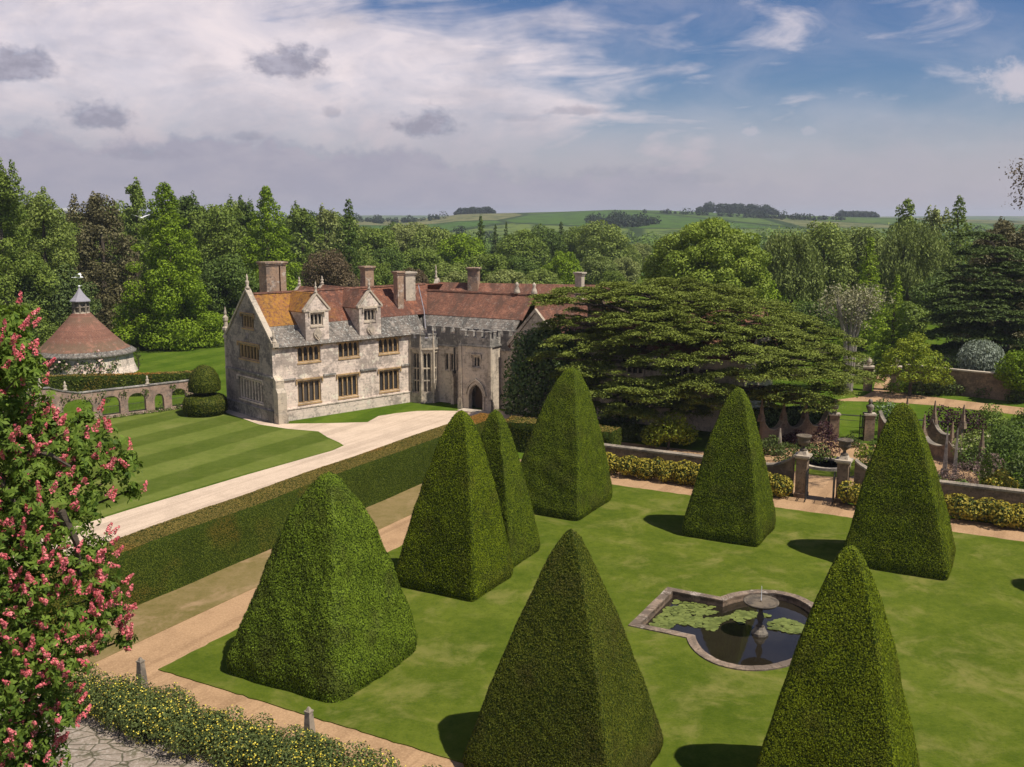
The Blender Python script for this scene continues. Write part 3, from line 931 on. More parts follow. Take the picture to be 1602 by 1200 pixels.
# ------------------------------------------------------------------ long hedge by the drive
def hedge(name, label, cat, prof, path, keyside, keytop, leaf, dens, seed, lump=0.08, group=None, wave=0.0):
    """hedge with cross-section prof [(offset, z)] swept along world points path (right side = positive offset)"""
    P = [np.array(p, float)[:2] for p in path]
    base = P[len(P) // 2]
    t = thing(name, (base[0], base[1], 0), label, cat, group)
    dense = []
    for a, b in zip(P[:-1], P[1:]):
        n_ = max(2, int(np.linalg.norm(b - a) / 0.7))
        dense += [a + (b - a) * k / n_ for k in range(n_)]
    dense.append(P[-1])
    dense = np.array(dense)
    tan = unit(np.gradient(dense, axis=0))
    rt = np.stack([tan[:, 1], -tan[:, 0]], 1)
    pf = []
    for a, b in zip(prof[:-1], prof[1:]):
        n_ = max(1, int(math.dist(a, b) / 0.5))
        pf += [(a[0] + (b[0] - a[0]) * k / n_, a[1] + (b[1] - a[1]) * k / n_) for k in range(n_)]
    pf.append(prof[-1])
    pf = np.array(pf)
    g = np.zeros((len(dense), len(pf), 3))
    g[:, :, :2] = dense[:, None] + rt[:, None] * pf[None, :, 0:1]
    g[:, :, 2] = pf[None, :, 1]
    # closed ends
    for e, src in ((0, 0), (-1, -1)):
        cap = g[src].copy()
        cap[:, :2] = dense[src] + (cap[:, :2] - dense[src]) * 0.02
        g = np.concatenate([cap[None], g], 0) if e == 0 else np.concatenate([g, cap[None]], 0)
    flat = g.reshape(-1, 3)
    d = np.stack([np.zeros(len(flat)), np.zeros(len(flat)), vnoise(flat * 0.9, seed) * lump + vnoise(flat * np.array([0.3, 0.3, 0]), seed + 4) * wave], 1)
    side = vnoise(flat * 0.8, seed + 2) * lump
    flat = flat + d * (flat[:, 2:3] > 0.4) + np.concatenate([np.repeat(rt[[0]], len(flat), 0) * side[:, None], np.zeros((len(flat), 1))], 1)
    flat[:, 2] = np.maximum(flat[:, 2], 0.0)
    g = flat.reshape(g.shape)
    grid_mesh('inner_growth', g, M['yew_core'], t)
    T = grid_tris(g)
    nn = np.cross(T[:, 1] - T[:, 0], T[:, 2] - T[:, 0])
    if np.sum(nn[:, 2] * np.linalg.norm(nn, axis=1)) < 0:
        T = T[:, ::-1]
        nn = -nn
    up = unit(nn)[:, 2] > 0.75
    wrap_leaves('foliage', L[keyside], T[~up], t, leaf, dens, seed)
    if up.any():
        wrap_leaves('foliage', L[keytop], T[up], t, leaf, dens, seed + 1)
    return t


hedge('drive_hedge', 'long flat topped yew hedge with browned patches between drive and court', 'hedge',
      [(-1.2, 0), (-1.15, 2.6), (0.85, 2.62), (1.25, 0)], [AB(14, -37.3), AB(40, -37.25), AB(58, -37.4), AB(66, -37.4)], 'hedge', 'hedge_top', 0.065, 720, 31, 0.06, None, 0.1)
hedge('front_cross_hedge', 'low olive hedge end between the two middle pyramids and the porch path', 'hedge',
      [(-1.0, 0), (-0.95, 2.3), (0.95, 2.3), (1.0, 0)], [AB(66, -36.2), AB(66.3, -27)], 'hedge', 'hedge_top', 0.12, 160, 32)


def bush(name, label, cat, base, clumps, key, leaf, dens, seed, group=None, flowers=None, trunk=None, aspect=0.6, inner=0.45, core=True, up=0.25):
    """plant built of leaf clumps given in metres from its base"""
    rng = np.random.default_rng(seed)
    t = thing(name, (base[0], base[1], base[2] if len(base) > 2 else 0.0), label, cat, group)
    P, N = clump_points(clumps, dens, rng, inner, up=up, floor=0.0)
    np_mesh('crown' if trunk else 'foliage', leaves(P, N, leaf, rng, aspect), 4, L[key], t)
    if flowers:
        fk, fs, fd = flowers
        P, N = clump_points([(*c[:3], c[3] * 1.03, c[4] * 1.03, c[5] * 1.03) for c in clumps], fd, rng, 0.93, up=0.5, floor=0.1)
        np_mesh('blossom', leaves(P, N, fs, rng, 0.9), 4, L[fk], t)
    if trunk:
        b = np.array([base[0], base[1], base[2] if len(base) > 2 else 0.0])
        mb_ = MB()
        tr, th, bark = trunk
        mb_.tube([b, b + [0.05 * th, 0, th * 0.5], b + [0, 0.03 * th, th]], [tr, tr * 0.8, tr * 0.45], 8)
        for c in sorted(clumps, key=lambda q: -q[3] * q[4])[:7]:
            e = b + np.array(c[:3])
            s0 = b + [0, 0, min(th * 0.7, c[2] * 0.6)]
            mb_.tube([s0, (s0 + e) / 2 + [0, 0, -0.05 * th], e], [tr * 0.4, tr * 0.25, tr * 0.08], 6)
        mb_.build('trunk', M[bark], t)
    return t


def row_clumps(p0, p1, w, h, rng, step=0.55, r=0.5):
    n_ = max(2, int(np.linalg.norm(np.array(p1) - np.array(p0)) / step))
    out = []
    for k in range(n_ + 1):
        c = np.array(p0) + (np.array(p1) - np.array(p0)) * k / n_
        for _ in range(max(1, int(w / 0.7))):
            o = rng.normal(size=2) * w * 0.22
            out.append((c[0] + o[0], c[1] + o[1], h * (0.45 + 0.2 * rng.random()), r * (0.8 + 0.5 * rng.random()), r * (0.8 + 0.5 * rng.random()), h * (0.42 + 0.12 * rng.random())))
    return out


rr = np.random.default_rng(5)
# yellow-flowered shrub row in front
b0 = AB(22.4, -28)
cl = row_clumps(AB(22.35, -30.2)[:2] - b0[:2], AB(22.35, -8)[:2] - b0[:2], 2.2, 1.2, rr, 0.40, 0.62)
bush('flowering_hedge', 'low loose hedge dotted with small yellow flowers along the stone paving', 'flowering hedge', b0, cl, 'rose_leaf', 0.09, 130, 41, None, ('yellow', 0.06, 12))
# gold variegated hedge along the back wall, in runs broken by pyramids and gate
for k, (ba, bb, lab) in enumerate([(-27, -18.3, 'clipped gold edged shrub row between two pyramids under the low wall'),
                                   (-16.2, -13.6, 'rounded gold edged shrub left of the open iron gates'),
                                   (-9.6, -7.6, 'rounded gold edged shrub right of the open iron gates'),
                                   (-3.8, 9.0, 'long gold edged shrub hedge below the wall at the right edge')]):
    b0 = AB(62.2, (ba + bb) / 2)
    cl = row_clumps(AB(62.2, ba)[:2] - b0[:2], AB(62.2, bb)[:2] - b0[:2], 1.0, 1.45, rr, 0.5, 0.62)
    bush('gold_shrub', lab, 'hedge', b0, cl, 'border', 0.13, 70, 50 + k, 'gold edged shrubs along the court wall', ('goldleaf', 0.14, 50))

# ------------------------------------------------------------------ pond and fountain
t = thing('pond', (POND_C[0], POND_C[1], 0), 'keyhole shaped lily pond with weathered stone coping in the court lawn', 'pond')
mb = MB()
po = [np.array([*p, 0.105]) for p in pond_out]
pi_ = [np.array([*p, 0.105]) for p in pond_in]
n_ = len(po)
for i in range(n_):
    j = (i + 1) % n_
    f = 0.012
    a, b, c, d = po[i], po[j], pi_[j], pi_[i]
    seam = 0.006 * ((i * 7) % 3)
    q = [p + Z * seam for p in (a + (b - a) * f, b + (a - b) * f, c + (d - c) * f, d + (c - d) * f)]
    mb.add(q + [p - Z * 0.2 for p in q], [(0, 1, 2, 3), (0, 4, 5, 1), (1, 5, 6, 2), (2, 6, 7, 3), (3, 7, 4, 0)])
mb.build('coping', m_stone('pond coping stone', (0.27, 0.20, 0.145), (0.115, 0.09, 0.07), 0.7, 5.0, 5.0, (0.46, 0.39, 0.33)), t)
mb = MB()
for i in range(n_):
    j = (i + 1) % n_
    mb.add([pi_[i] - Z * 0.05, pi_[j] - Z * 0.05, pi_[j] - Z * 0.9, pi_[i] - Z * 0.9], [(0, 1, 2, 3)])
mb.build('side_wall', M['wallstone'], t)
struct(MB().poly([p[:2] for p in pi_], -0.22).build('pond_water', M['water']))
rng = np.random.default_rng(8)
pads = []


def inside(p, poly_):
    x, y = p
    c = False
    for (x1, y1), (x2, y2) in zip(poly_, poly_[1:] + poly_[:1]):
        if (y1 > y) != (y2 > y) and x < (x2 - x1) * (y - y1) / (y2 - y1) + x1:
            c = not c
    return c


tri = []
for _ in range(5200):
    a, b = rng.uniform(38.9, 44.6), rng.uniform(-14.6, -7.0)
    p = AB(a, b)[:2]
    in_arm = b < -11.6 and not (b > -13.4 and a < 40.4)
    in_right = b >= -11.6 and a > 41.8 and (a - 42.4) ** 2 / 0.9 + (b + 10.0) ** 2 / 4 < 1
    if not (in_arm or in_right) or not inside(tuple(p), [tuple(q) for q in pond_outline(0.62)]):
        continue
    if vnoise(np.array([[p[0] * 1.6, p[1] * 1.6, 0]]), 3)[0] < -0.42 or rng.random() < 0.35:
        continue
    r = rng.uniform(0.07, 0.17)
    zc = -0.21 + rng.random() * 0.035
    a0 = rng.random() * 6.28
    ring = [np.array([p[0] + r * math.cos(a0 + q), p[1] + r * math.sin(a0 + q), zc + rng.normal() * 0.006]) for q in np.linspace(0.2, 6.08, 8)]
    tri.append(ring)
np_mesh('lily_pads', np.array(tri).reshape(-1, 3), 8, L['lily'])
tag(bpy.data.objects['lily_pads'], 'floating green lily pads crowding the arm of the pond', 'lily pads', None, 'stuff')

fc = np.array([10.95, 40.75, 0])
t = thing('fountain', fc + Z * -0.6, 'dark stone pedestal fountain with round tazza and thin jet standing in the pond', 'fountain')
MB().lathe(fc, [(0.364, -0.9), (0.364, -0.12), (0.294, -0.02), (0.238, 0.05), (0.21, 0.16)], 8, 0.4).build('base', M['garden_stone'], t)
MB().lathe(fc, [(0.189, 0.16), (0.119, 0.24), (0.091, 0.34), (0.147, 0.5), (0.161, 0.62), (0.112, 0.75), (0.084, 0.85), (0.105, 0.95), (0.175, 1.02), (0.14, 1.06)], 20).build('stem', M['fountain'], t, True)
MB().lathe(fc, [(0.14, 1.04), (0.42, 1.10), (0.7, 1.20), (0.77, 1.27), (0.77, 1.33), (0.714, 1.33), (0.63, 1.27), (0.21, 1.24), (0.014, 1.24)], 36).build('basin', M['fountain'], t, True)
MB().lathe(fc, [(0.63, 1.29), (0.35, 1.292), (0.035, 1.293)], 30).build('basin_bed', M['fountain'], t)
MB().tube([fc + Z * 1.25, fc + Z * 1.6, fc + Z * 2.02], [0.022, 0.014, 0.010], 6).build('water_jet', M['jet'], t)
MB().lathe(fc, [(0.07, 1.24), (0.05, 1.32), (0.03, 1.36)], 10).build('nozzle', M['fountain'], t)

# ------------------------------------------------------------------ obelisks by the front path
for k, (px, py, lab) in enumerate([(223, 1082, 'weathered stone obelisk standing beside the pink blossoming tree'), (485, 1165, 'weathered stone obelisk standing below the bright front yew pyramid')]):
    o = G(px, py)
    t = thing('stone_obelisk', o, lab, 'obelisk', 'obelisks along the front path')
    Fo = Frame(o, 118.4)
    MB().frust(Fo, 0, 0, 0, 1.22, 0.17, 0.10).frust(Fo, 0, 0, 1.22, 1.27, 0.12, 0.12).build('shaft', M['garden_stone'], t)
    MB().frust(Fo, 0, 0, 1.27, 1.40, 0.085, 0.03).build('finial', M['garden_stone'], t)
    MB().box(Fo, -0.22, 0.22, -0.22, 0.22, 0, 0.1).build('foot', M['garden_stone'], t)

# ------------------------------------------------------------------ the manor house
HC = G(430, 662)
FH = Frame(HC, 47.5)                 # wing: u along its front, w back into it
QH = FH.p(16.4, 0, 0)
FQ = Frame(QH, 120.0)                # hall front
FQ.W = hdg(30.0)
house = thing('manor_house', HC, 'long grey stone manor with red tiled roofs, gables, dormers and a battlemented porch', 'manor house')


def wall_holes(mb, F, u0, u1, z0, z1, holes, w=0.0, depth=0.35):
    us = sorted({u0, u1, *[h[0] for h in holes], *[h[1] for h in holes]})
    zs = sorted({z0, z1, *[h[2] for h in holes], *[h[3] for h in holes]})
    for a, b in zip(us[:-1], us[1:]):
        for c, d in zip(zs[:-1], zs[1:]):
            if any(h[0] <= a and b <= h[1] and h[2] <= c and d <= h[3] for h in holes):
                continue
            mb.add([F.p(a, w, c), F.p(b, w, c), F.p(b, w, d), F.p(a, w, d)], [(0, 1, 2, 3)])
    for a, b, c, d in [h[:4] for h in holes]:
        for (p, q) in (((a, c), (b, c)), ((b, c), (b, d)), ((b, d), (a, d)), ((a, d), (a, c))):
            mb.add([F.p(p[0], w, p[1]), F.p(q[0], w, q[1]), F.p(q[0], w + depth, q[1]), F.p(p[0], w + depth, p[1])], [(0, 1, 2, 3)])


def arch_pts(u0, u1, zs, rise, n=7, pointed=True):
    """points of an arch from (u0,zs) over to (u1,zs)"""
    c = (u0 + u1) / 2
    hw = (u1 - u0) / 2
    out = []
    for k in range(2 * n + 1):
        q = k / (2 * n) * 2 - 1
        if pointed:
            zz = rise * (1 - abs(q) ** 1.7) ** 0.62 * (1 if abs(q) > 0.15 else 1 + 0.06 * (1 - abs(q) / 0.15))
        else:
            zz = rise * math.sqrt(max(0, 1 - q * q))
        out.append((c + q * hw, zs + zz))
    return out


def window(F, u0, u1, z0, z1, n, parent, mat='ham', w=0.0, hood=True, arched=False, transoms=(), fr=0.13, mul=0.11, label=None):
    mb = MB()
    wi = w + 0.13
    mb.box(F, u0, u0 + fr, wi, wi + 0.2, z0, z1).box(F, u1 - fr, u1, wi, wi + 0.2, z0, z1)
    mb.box(F, u0 + fr, u1 - fr, wi, wi + 0.2, z1 - fr, z1).box(F, u0 + fr, u1 - fr, wi, wi + 0.2, z0, z0 + 0.1)
    iw = (u1 - u0 - 2 * fr - (n - 1) * mul) / n
    for k in range(n):
        a = u0 + fr + k * (iw + mul)
        if k:
            mb.box(F, a - mul, a, wi - 0.01, wi + 0.17, z0 + 0.1, z1 - fr)
        if arched:
            h = min(iw * 0.75, 0.4)
            top = z1 - fr
            ap = arch_pts(a, a + iw, top - h, h * 0.93, 5)
            mb.prism(F, [(a, top), (a, top - h)] + ap[1:-1] + [(a + iw, top - h), (a + iw, top)], wi + 0.02, wi + 0.15)
    for tz_ in transoms:
        mb.box(F, u0 + fr, u1 - fr, wi - 0.005, wi + 0.165, tz_ - 0.06, tz_ + 0.06)
    if hood:
        mb.box(F, u0 - 0.16, u1 + 0.16, w - 0.13, w + 0.02, z1 + 0.1, z1 + 0.22)
        for a in (u0 - 0.2, u1 + 0.06):
            mb.box(F, a, a + 0.14, w - 0.12, w + 0.02, z1 - 0.22, z1 + 0.098)
    mb.box(F, u0 - 0.05, u1 + 0.05, w - 0.06, w + 0.12, z0 - 0.14, z0 - 0.002)
    o = mb.build('window', M[mat], parent)
    if label:
        o['label'] = label
    g = MB()
    g.add([F.p(u0, wi + 0.14, z0), F.p(u1, wi + 0.14, z0), F.p(u1, wi + 0.14, z1), F.p(u0, wi + 0.14, z1)], [(0, 1, 2, 3)])
    g.build('pane', M['glass'], o)
    return o


def finial(F, u, w, z, h=1.0, parent=None, mat='dress', s=1.0):
    mb = MB()
    c = F.p(u, w, z)
    mb.lathe(c, [(0.17 * s, 0), (0.17 * s, 0.12 * h), (0.09 * s, 0.2 * h), (0.14 * s, 0.42 * h), (0.15 * s, 0.5 * h), (0.05 * s, 0.62 * h), (0.09 * s, 0.72 * h), (0.07 * s, 0.82 * h), (0.015, h)], 8)
    return mb.build('finial', M[mat], parent, True)


WW, EAVE, RIDGE, MIDW = 8.5, 6.9, 10.95, 4.25
WL = 20.4
gf = [(2.4, 4.8, 1.4, 3.42), (6.6, 8.8, 1.4, 3.42), (11.2, 13.55, 1.4, 3.42)]
up = [(2.5, 4.85, 5.1, 6.62), (6.75, 9.05, 5.08, 6.62), (11.2, 13.6, 5.06, 6.6)]
mb = MB()
dz = [(3.4, 5.8), (9.1, 11.52)]
wall_holes(mb, FH, 0.0, 16.4, 0, EAVE, gf + up)
mb.add([FH.p(16.4, 0, 0), FH.p(16.4, WW, 0), FH.p(16.4, WW, EAVE), FH.p(16.4, 0, EAVE)], [(0, 1, 2, 3)])
mb.add([FH.p(0, WW, 0), FH.p(22, WW, 0), FH.p(22, WW, EAVE), FH.p(0, WW, EAVE)], [(0, 1, 2, 3)])
mb.build('wall', M['stone'], house)
for a, b, c, d in gf:
    window(FH, a, b, c, d, 4 if a < 11 else 4, house)
for a, b, c, d in up:
    window(FH, a, b, c, d, 4, house, arched=True)
# plinth, string course
mb = MB()
mb.box(FH, 0.9, 16.2, -0.14, 0.05, 0, 1.0)
mb.box(FH, 0.9, 16.2, -0.2, 0.05, 1.003, 1.12)
mb.build('plinth', M['stone'], house)
for a, b in ((0.3, 2.15), (5.05, 6.35), (9.05, 10.95), (13.8, 16.3)):
    MB().box(FH, a, b, -0.14, 0.04, 3.66, 3.82).build('string_course', M['parapet'], house)
# end wall with gable (faces u = 0)
FE = Frame(FH.p(0, 0, 0), 47.5 - 90)
FE.W = FH.U
eh = [(1.9, 6.4, 1.42, 3.4), (2.35, 6.1, 5.2, 6.55)]
mb = MB()
wall_holes(mb, FE, 0, WW, 0, EAVE, eh)


def gab(w):            # gable height at w
    return EAVE + 0.12 + (RIDGE + 0.3 - EAVE) * (1 - abs(w - MIDW) / MIDW)


g1 = (3.05, 5.25, 8.05, 9.25)
for pts in ([(0, EAVE), (WW, EAVE), (WW, gab(WW)), (MIDW + (MIDW) * (1 - (g1[2] - EAVE - 0.12) / (RIDGE + 0.3 - EAVE)), g1[2]), (MIDW - MIDW * (1 - (g1[2] - EAVE - 0.12) / (RIDGE + 0.3 - EAVE)), g1[2]), (0, gab(0))],):
    mb.add([FE.p(u, 0, z) for u, z in pts], [tuple(range(len(pts)))])
xl = MIDW - MIDW * (1 - (g1[2] - EAVE - 0.12) / (RIDGE + 0.3 - EAVE))
xr = 2 * MIDW - xl
mb.add([FE.p(xl, 0, g1[2]), FE.p(g1[0], 0, g1[2]), FE.p(g1[0], 0, gab(g1[0]))], [(0, 1, 2)])
mb.add([FE.p(g1[1], 0, g1[2]), FE.p(xr, 0, g1[2]), FE.p(g1[1], 0, gab(g1[1]))], [(0, 1, 2)])
mb.add([FE.p(g1[0], 0, g1[3]), FE.p(g1[1], 0, g1[3]), FE.p(g1[1], 0, gab(g1[1])), FE.p(MIDW, 0, gab(MIDW)), FE.p(g1[0], 0, gab(g1[0]))], [(0, 1, 2, 3, 4)])
for (p, q) in (((g1[0], g1[2]), (g1[1], g1[2])), ((g1[1], g1[2]), (g1[1], g1[3])), ((g1[1], g1[3]), (g1[0], g1[3])), ((g1[0], g1[3]), (g1[0], g1[2]))):
    mb.add([FE.p(p[0], 0, p[1]), FE.p(q[0], 0, q[1]), FE.p(q[0], 0.35, q[1]), FE.p(p[0], 0.35, p[1])], [(0, 1, 2, 3)])
o = mb.build('end_wall', M['stone_shaded'], house)
window(FE, *eh[0], 8, house, 'stone', mul=0.16, label='wide lower end window with grey stone mullions')
window(FE, *eh[1], 6, house, 'ham')
window(FE, *g1, 4, house, 'ham')
mb = MB()
mb.box(FE, -0.02, WW, -0.16, 0.04, 3.95, 4.12).box(FE, 0.0, WW + 0.1, -0.16, 0.04, 0, 0.95).box(FE, 0.0, WW + 0.1, -0.22, 0.04, 0.953, 1.06)
mb.build('string_course', M['parapet'], house)
# roundel under the gable window
MB().frust(Frame(FE.p(4.3, -0.05, 7.3), 0), 0, 0, 7.05, 7.55, 0.2, 0.12).build('carved_shield', M['stone_shaded'], house)
# corner buttress and octagonal pinnacle
mb = MB()
mb.box(FH, -0.02, 0.86, -0.75, 0.0, 0, 2.75).prism(FE, [(0, 2.75), (-0.75, 2.75), (-0.45, 3.1), (0, 3.1)], -0.02, 0.86)
mb.box(FH, 0.0, 0.84, -0.42, 0.0, 3.1, 3.75).prism(FE, [(0, 3.75), (-0.45, 3.75), (0, 4.2)], 0.0, 0.84)
mb.box(FH, -0.06, 0.9, -0.84, 0.0, 0, 0.9)
mb.build('buttress', M['dress'], house)
mb = MB()
c = FE.p(WW + 0.2, 0.1, 0)
mb.lathe(c, [(0.32, 0), (0.32, 0.9), (0.24, 1.0), (0.24, 3.9), (0.3, 4.0), (0.22, 4.1), (0.22, 7.4), (0.36, 7.5), (0.36, 7.75), (0.2, 7.85), (0.17, 8.3), (0.24, 8.4), (0.26, 8.7), (0.1, 8.9), (0.14, 9.1), (0.02, 9.7)], 8)
mb.build('pinnacle', M['dress'], house)
# roof: stone slates below, clay tiles above
sl = (RIDGE - EAVE) / MIDW


def roof_z(w):
    return EAVE + sl * (w if w <= MIDW else 2 * MIDW - w)


mb = MB()
mb.slab([FH.p(0.2, -0.35, roof_z(-0.35) + 0.12), FH.p(16.6, -0.35, roof_z(-0.35) + 0.12), FH.p(16.9, 1.45, roof_z(1.45) + 0.12), FH.p(0.2, 1.45, roof_z(1.45) + 0.12)], 0.14)
mb.build('slate_roof', M['slate'], house)
mb = MB()
mb.slab([FH.p(0.2, 1.38, roof_z(1.38) + 0.17), FH.p(18.2, 1.38, roof_z(1.38) + 0.17), FH.p(WL, MIDW, RIDGE + 0.16), FH.p(0.2, MIDW, RIDGE + 0.16)], 0.13)
mb.slab([FH.p(0.2, WW + 0.35, roof_z(WW + 0.35) + 0.12), FH.p(WL + 2, WW + 0.35, roof_z(WW + 0.35) + 0.12), FH.p(WL + 2, MIDW, RIDGE + 0.15), FH.p(0.2, MIDW, RIDGE + 0.15)], 0.13)
mb.build('roof', M['tiles_lichen'], house)
mb = MB()
for k in range(44):
    mb.prism(FE, [(MIDW - 0.17, RIDGE + 0.12), (MIDW - 0.1, RIDGE + 0.26), (MIDW + 0.1, RIDGE + 0.26), (MIDW + 0.17, RIDGE + 0.12)], 0.3 + k * 0.45, 0.3 + k * 0.45 + 0.438)
mb.build('ridge_tiles', M['tiles'], house)
# coping of the end gable
mb = MB()
for sgn in (-1, 1):
    q = [(MIDW + sgn * (MIDW + 0.15), gab(0) - 0.1), (MIDW, gab(MIDW) + 0.03), (MIDW, gab(MIDW) + 0.28), (MIDW + sgn * (MIDW + 0.15), gab(0) + 0.18)]
    mb.prism(FE, q, -0.1, 0.42)
mb.build('gable_coping', M['dress'], house)
MB().box(FE, -0.45, 0.25, -0.12, 0.44, 6.75, 7.1).build('kneeler', M['dress'], house)
MB().box(FE, WW - 0.25, WW + 0.4, -0.12, 0.44, 6.75, 7.1).build('kneeler', M['dress'], house)
finial(FE, MIDW, 0.15, gab(MIDW) + 0.2, 1.35, house, s=1.25)
finial(FE, -0.1, 0.15, 7.1, 1.15, house, s=1.1)

# dormers
for k, (a, b) in enumerate(dz):
    m_ = (a + b) / 2
    t = MB()
    zt, za = 9.68, 11.1
    ho = [(m_ - 0.68, m_ + 0.62, 8.3, 9.4)]
    wall_holes(t, FH, a, b, EAVE - 0.1, zt, ho, -0.03, 0.3)
    t.add([FH.p(a, -0.03, zt), FH.p(b, -0.03, zt), FH.p(m_, -0.03, za)], [(0, 1, 2)])
    for u in (a, b):       # cheeks run back to the main roof
        t.add([FH.p(u, -0.03, EAVE - 0.1), FH.p(u, -0.03, zt), FH.p(u, 2.95, zt), FH.p(u, 0.1, EAVE)], [(0, 1, 2, 3)])
    d = t.build('dormer', M['stone'], house)
    window(FH, *ho[0], 3, d, 'dress', w=-0.03, fr=0.1, mul=0.1)
    r = MB()
    wb_ = (za - EAVE) / sl
    for s_ in (-1, 1):
        e = m_ + s_ * (b - a) / 2 * 1.12
        r.slab([FH.p(e, 0.2, zt - 0.12), FH.p(e, 2.9, zt - 0.12), FH.p(m_, wb_ + 0.25, za + 0.1), FH.p(m_, 0.2, za + 0.1)], 0.1)
    r.build('dormer_roof', M['tiles_lichen'] if k == 0 else M['tiles'], d)
    r = MB()
    for s_ in (-1, 1):
        e = m_ + s_ * (b - a) / 2 * 1.14
        r.prism(FH, [(e, zt - 0.12), (m_, za + 0.02), (m_, za + 0.22), (e + s_ * 0.02, zt + 0.1)], -0.12, 0.22)
    r.box(FH, a - 0.12, b + 0.12, -0.1, 0.0, zt - 0.1, zt + 0.02)
    r.build('coping', M['dress'], d)
    r = MB()
    F2 = FH
    zc = 7.55
    r.prism(F2, [(m_, zc - 0.62), (m_ + 0.42, zc - 0.1), (m_ + 0.42, zc + 0.1), (m_, zc + 0.62), (m_ - 0.42, zc + 0.1), (m_ - 0.42, zc - 0.1)], -0.16, -0.02)
    r.prism(F2, [(m_, zc - 0.4), (m_ + 0.28, zc), (m_, zc + 0.4), (m_ - 0.28, zc)], -0.22, -0.16)
    r.build('carved_lozenge', M['dress'], d)
    finial(FH, m_, 0.05, za + 0.15, 1.0, d, s=0.9)

# chimneys


def chimney(F, u, w, hu, hw, z0, z1, mat, parent, pots=0, double=False):
    mb = MB()
    if double:
        mb.box(F, u - hu, u + hu * 0.28, w - hw, w + hw, z0, z1).box(F, u + hu * 0.42, u + hu, w - hw, w + hw, z0, z1).box(F, u + hu * 0.28, u + hu * 0.42, w - hw * 0.7, w + hw * 0.7, z0, z1)
    else:
        mb.box(F, u - hu, u + hu, w - hw, w + hw, z0, z1)
    o = mb.build('chimney', M[mat], parent)
    MB().box(F, u - hu - 0.08, u + hu + 0.08, w - hw - 0.08, w + hw + 0.08, z1 + 0.002, z1 + 0.16).box(F, u - hu - 0.16, u + hu + 0.16, w - hw - 0.16, w + hw + 0.16, z1 + 0.162, z1 + 0.30).build('chimney_cap', M['dress'] if mat != 'rubble' else M['rubble'], o)
    return o


chimney(FH, 4.0, 6.6, 1.02, 0.7, 8.0, 13.5, 'rubble', house, double=True)
chimney(FH, 13.2, 4.6, 0.5, 0.45, 10.0, 12.85, 'rubble', house)
chimney(FH, 15.4, 2.4, 0.36, 0.36, 8.6, 12.35, 'rubble', house)
chimney(FH, 17.1, 3.2, 0.6, 0.5, 9.0, 12.2, 'dress', house)

# great hall
HL = 10.2
mb = MB()
lan = [(2.62, 3.04, 3.2, 4.9), (3.22, 3.6, 3.2, 4.9), (4.0, 4.44, 3.2, 4.9)]
wall_holes(mb, FQ, 0, 14, 0, 7.0, lan)
mb.build('hall_wall', M['stone_hall'], house)
for q in lan:
    window(FQ, *q, 1, house, 'dress', hood=False, arched=True, fr=0.06)
mb = MB()
mb.box(FQ, -0.5, 12, -0.14, 0.1, 5.55, 5.7)
mb.build('string_course', M['parapet'], house)


def battlements(mb, F, u0, u1, w, z0, th=0.35, mer=0.62, gap=0.5, h=0.62):
    n_ = max(1, round((u1 - u0 + gap) / (mer + gap)))
    k = (u1 - u0) / (n_ * mer + (n_ - 1) * gap)
    for i in range(n_):
        a = u0 + i * (mer + gap) * k
        mb.box(F, a, a + mer * k, w, w + th, z0, z0 + h)
        mb.box(F, a - 0.04, a + mer * k + 0.04, w - 0.05, w + th + 0.05, z0 + h + 0.002, z0 + h + 0.11)
        if i < n_ - 1:
            mb.box(F, a + mer * k + 0.04, a + (mer + gap) * k - 0.04, w - 0.05, w + th + 0.05, z0 + 0.002, z0 + 0.1)


mb = MB()
mb.box(FQ, 0.0, 12, -0.04, 0.3, 5.7, 6.75)
battlements(mb, FQ, 0.6, 12, -0.04, 6.75)
mb.build('parapet', M['parapet'], house)
HRZ, HRW, HE = 10.45, 4.4, 6.6
hs = (HRZ - HE) / HRW
MB().slab([FQ.p(-3.0, 0.35, HE + hs * 0.35), FQ.p(9.9, 0.35, HE + hs * 0.35), FQ.p(9.9, 1.95, HE + hs * 1.95), FQ.p(-1.0, 1.95, HE + hs * 1.95)], 0.14).build('slate_roof', M['slate'], house)
mb = MB()
mb.slab([FQ.p(-1.2, 1.9, HE + hs * 1.9 + 0.05), FQ.p(HL, 1.9, HE + hs * 1.9 + 0.05), FQ.p(HL, HRW, HRZ + 0.05), FQ.p(-4.5, HRW, HRZ + 0.05)], 0.12)
mb.slab([FQ.p(-8, 2 * HRW, HE), FQ.p(HL, 2 * HRW, HE), FQ.p(HL, HRW, HRZ + 0.04), FQ.p(-8, HRW, HRZ + 0.04)], 0.12)
mb.build('roof', M['tiles'], house)
mb = MB()
for k in range(31):
    mb.prism(Frame(FQ.p(0, 0, 0), 30.0), [(HRW - 0.17, HRZ + 0.0), (HRW - 0.1, HRZ + 0.15), (HRW + 0.1, HRZ + 0.15), (HRW + 0.17, HRZ + 0.0)], -HL + k * 0.45, -HL + k * 0.45 + 0.438)
mb.build('ridge_tiles', M['tiles'], house)
# valley flashing between wing and hall
MB().tube([FH.p(16.75, -0.1, roof_z(0) + 0.2), FH.p(17.9, 1.6, roof_z(1.6) + 0.22), FH.p(19.2, MIDW, RIDGE + 0.2)], 0.045, 5).build('verge', M['lead'], house)

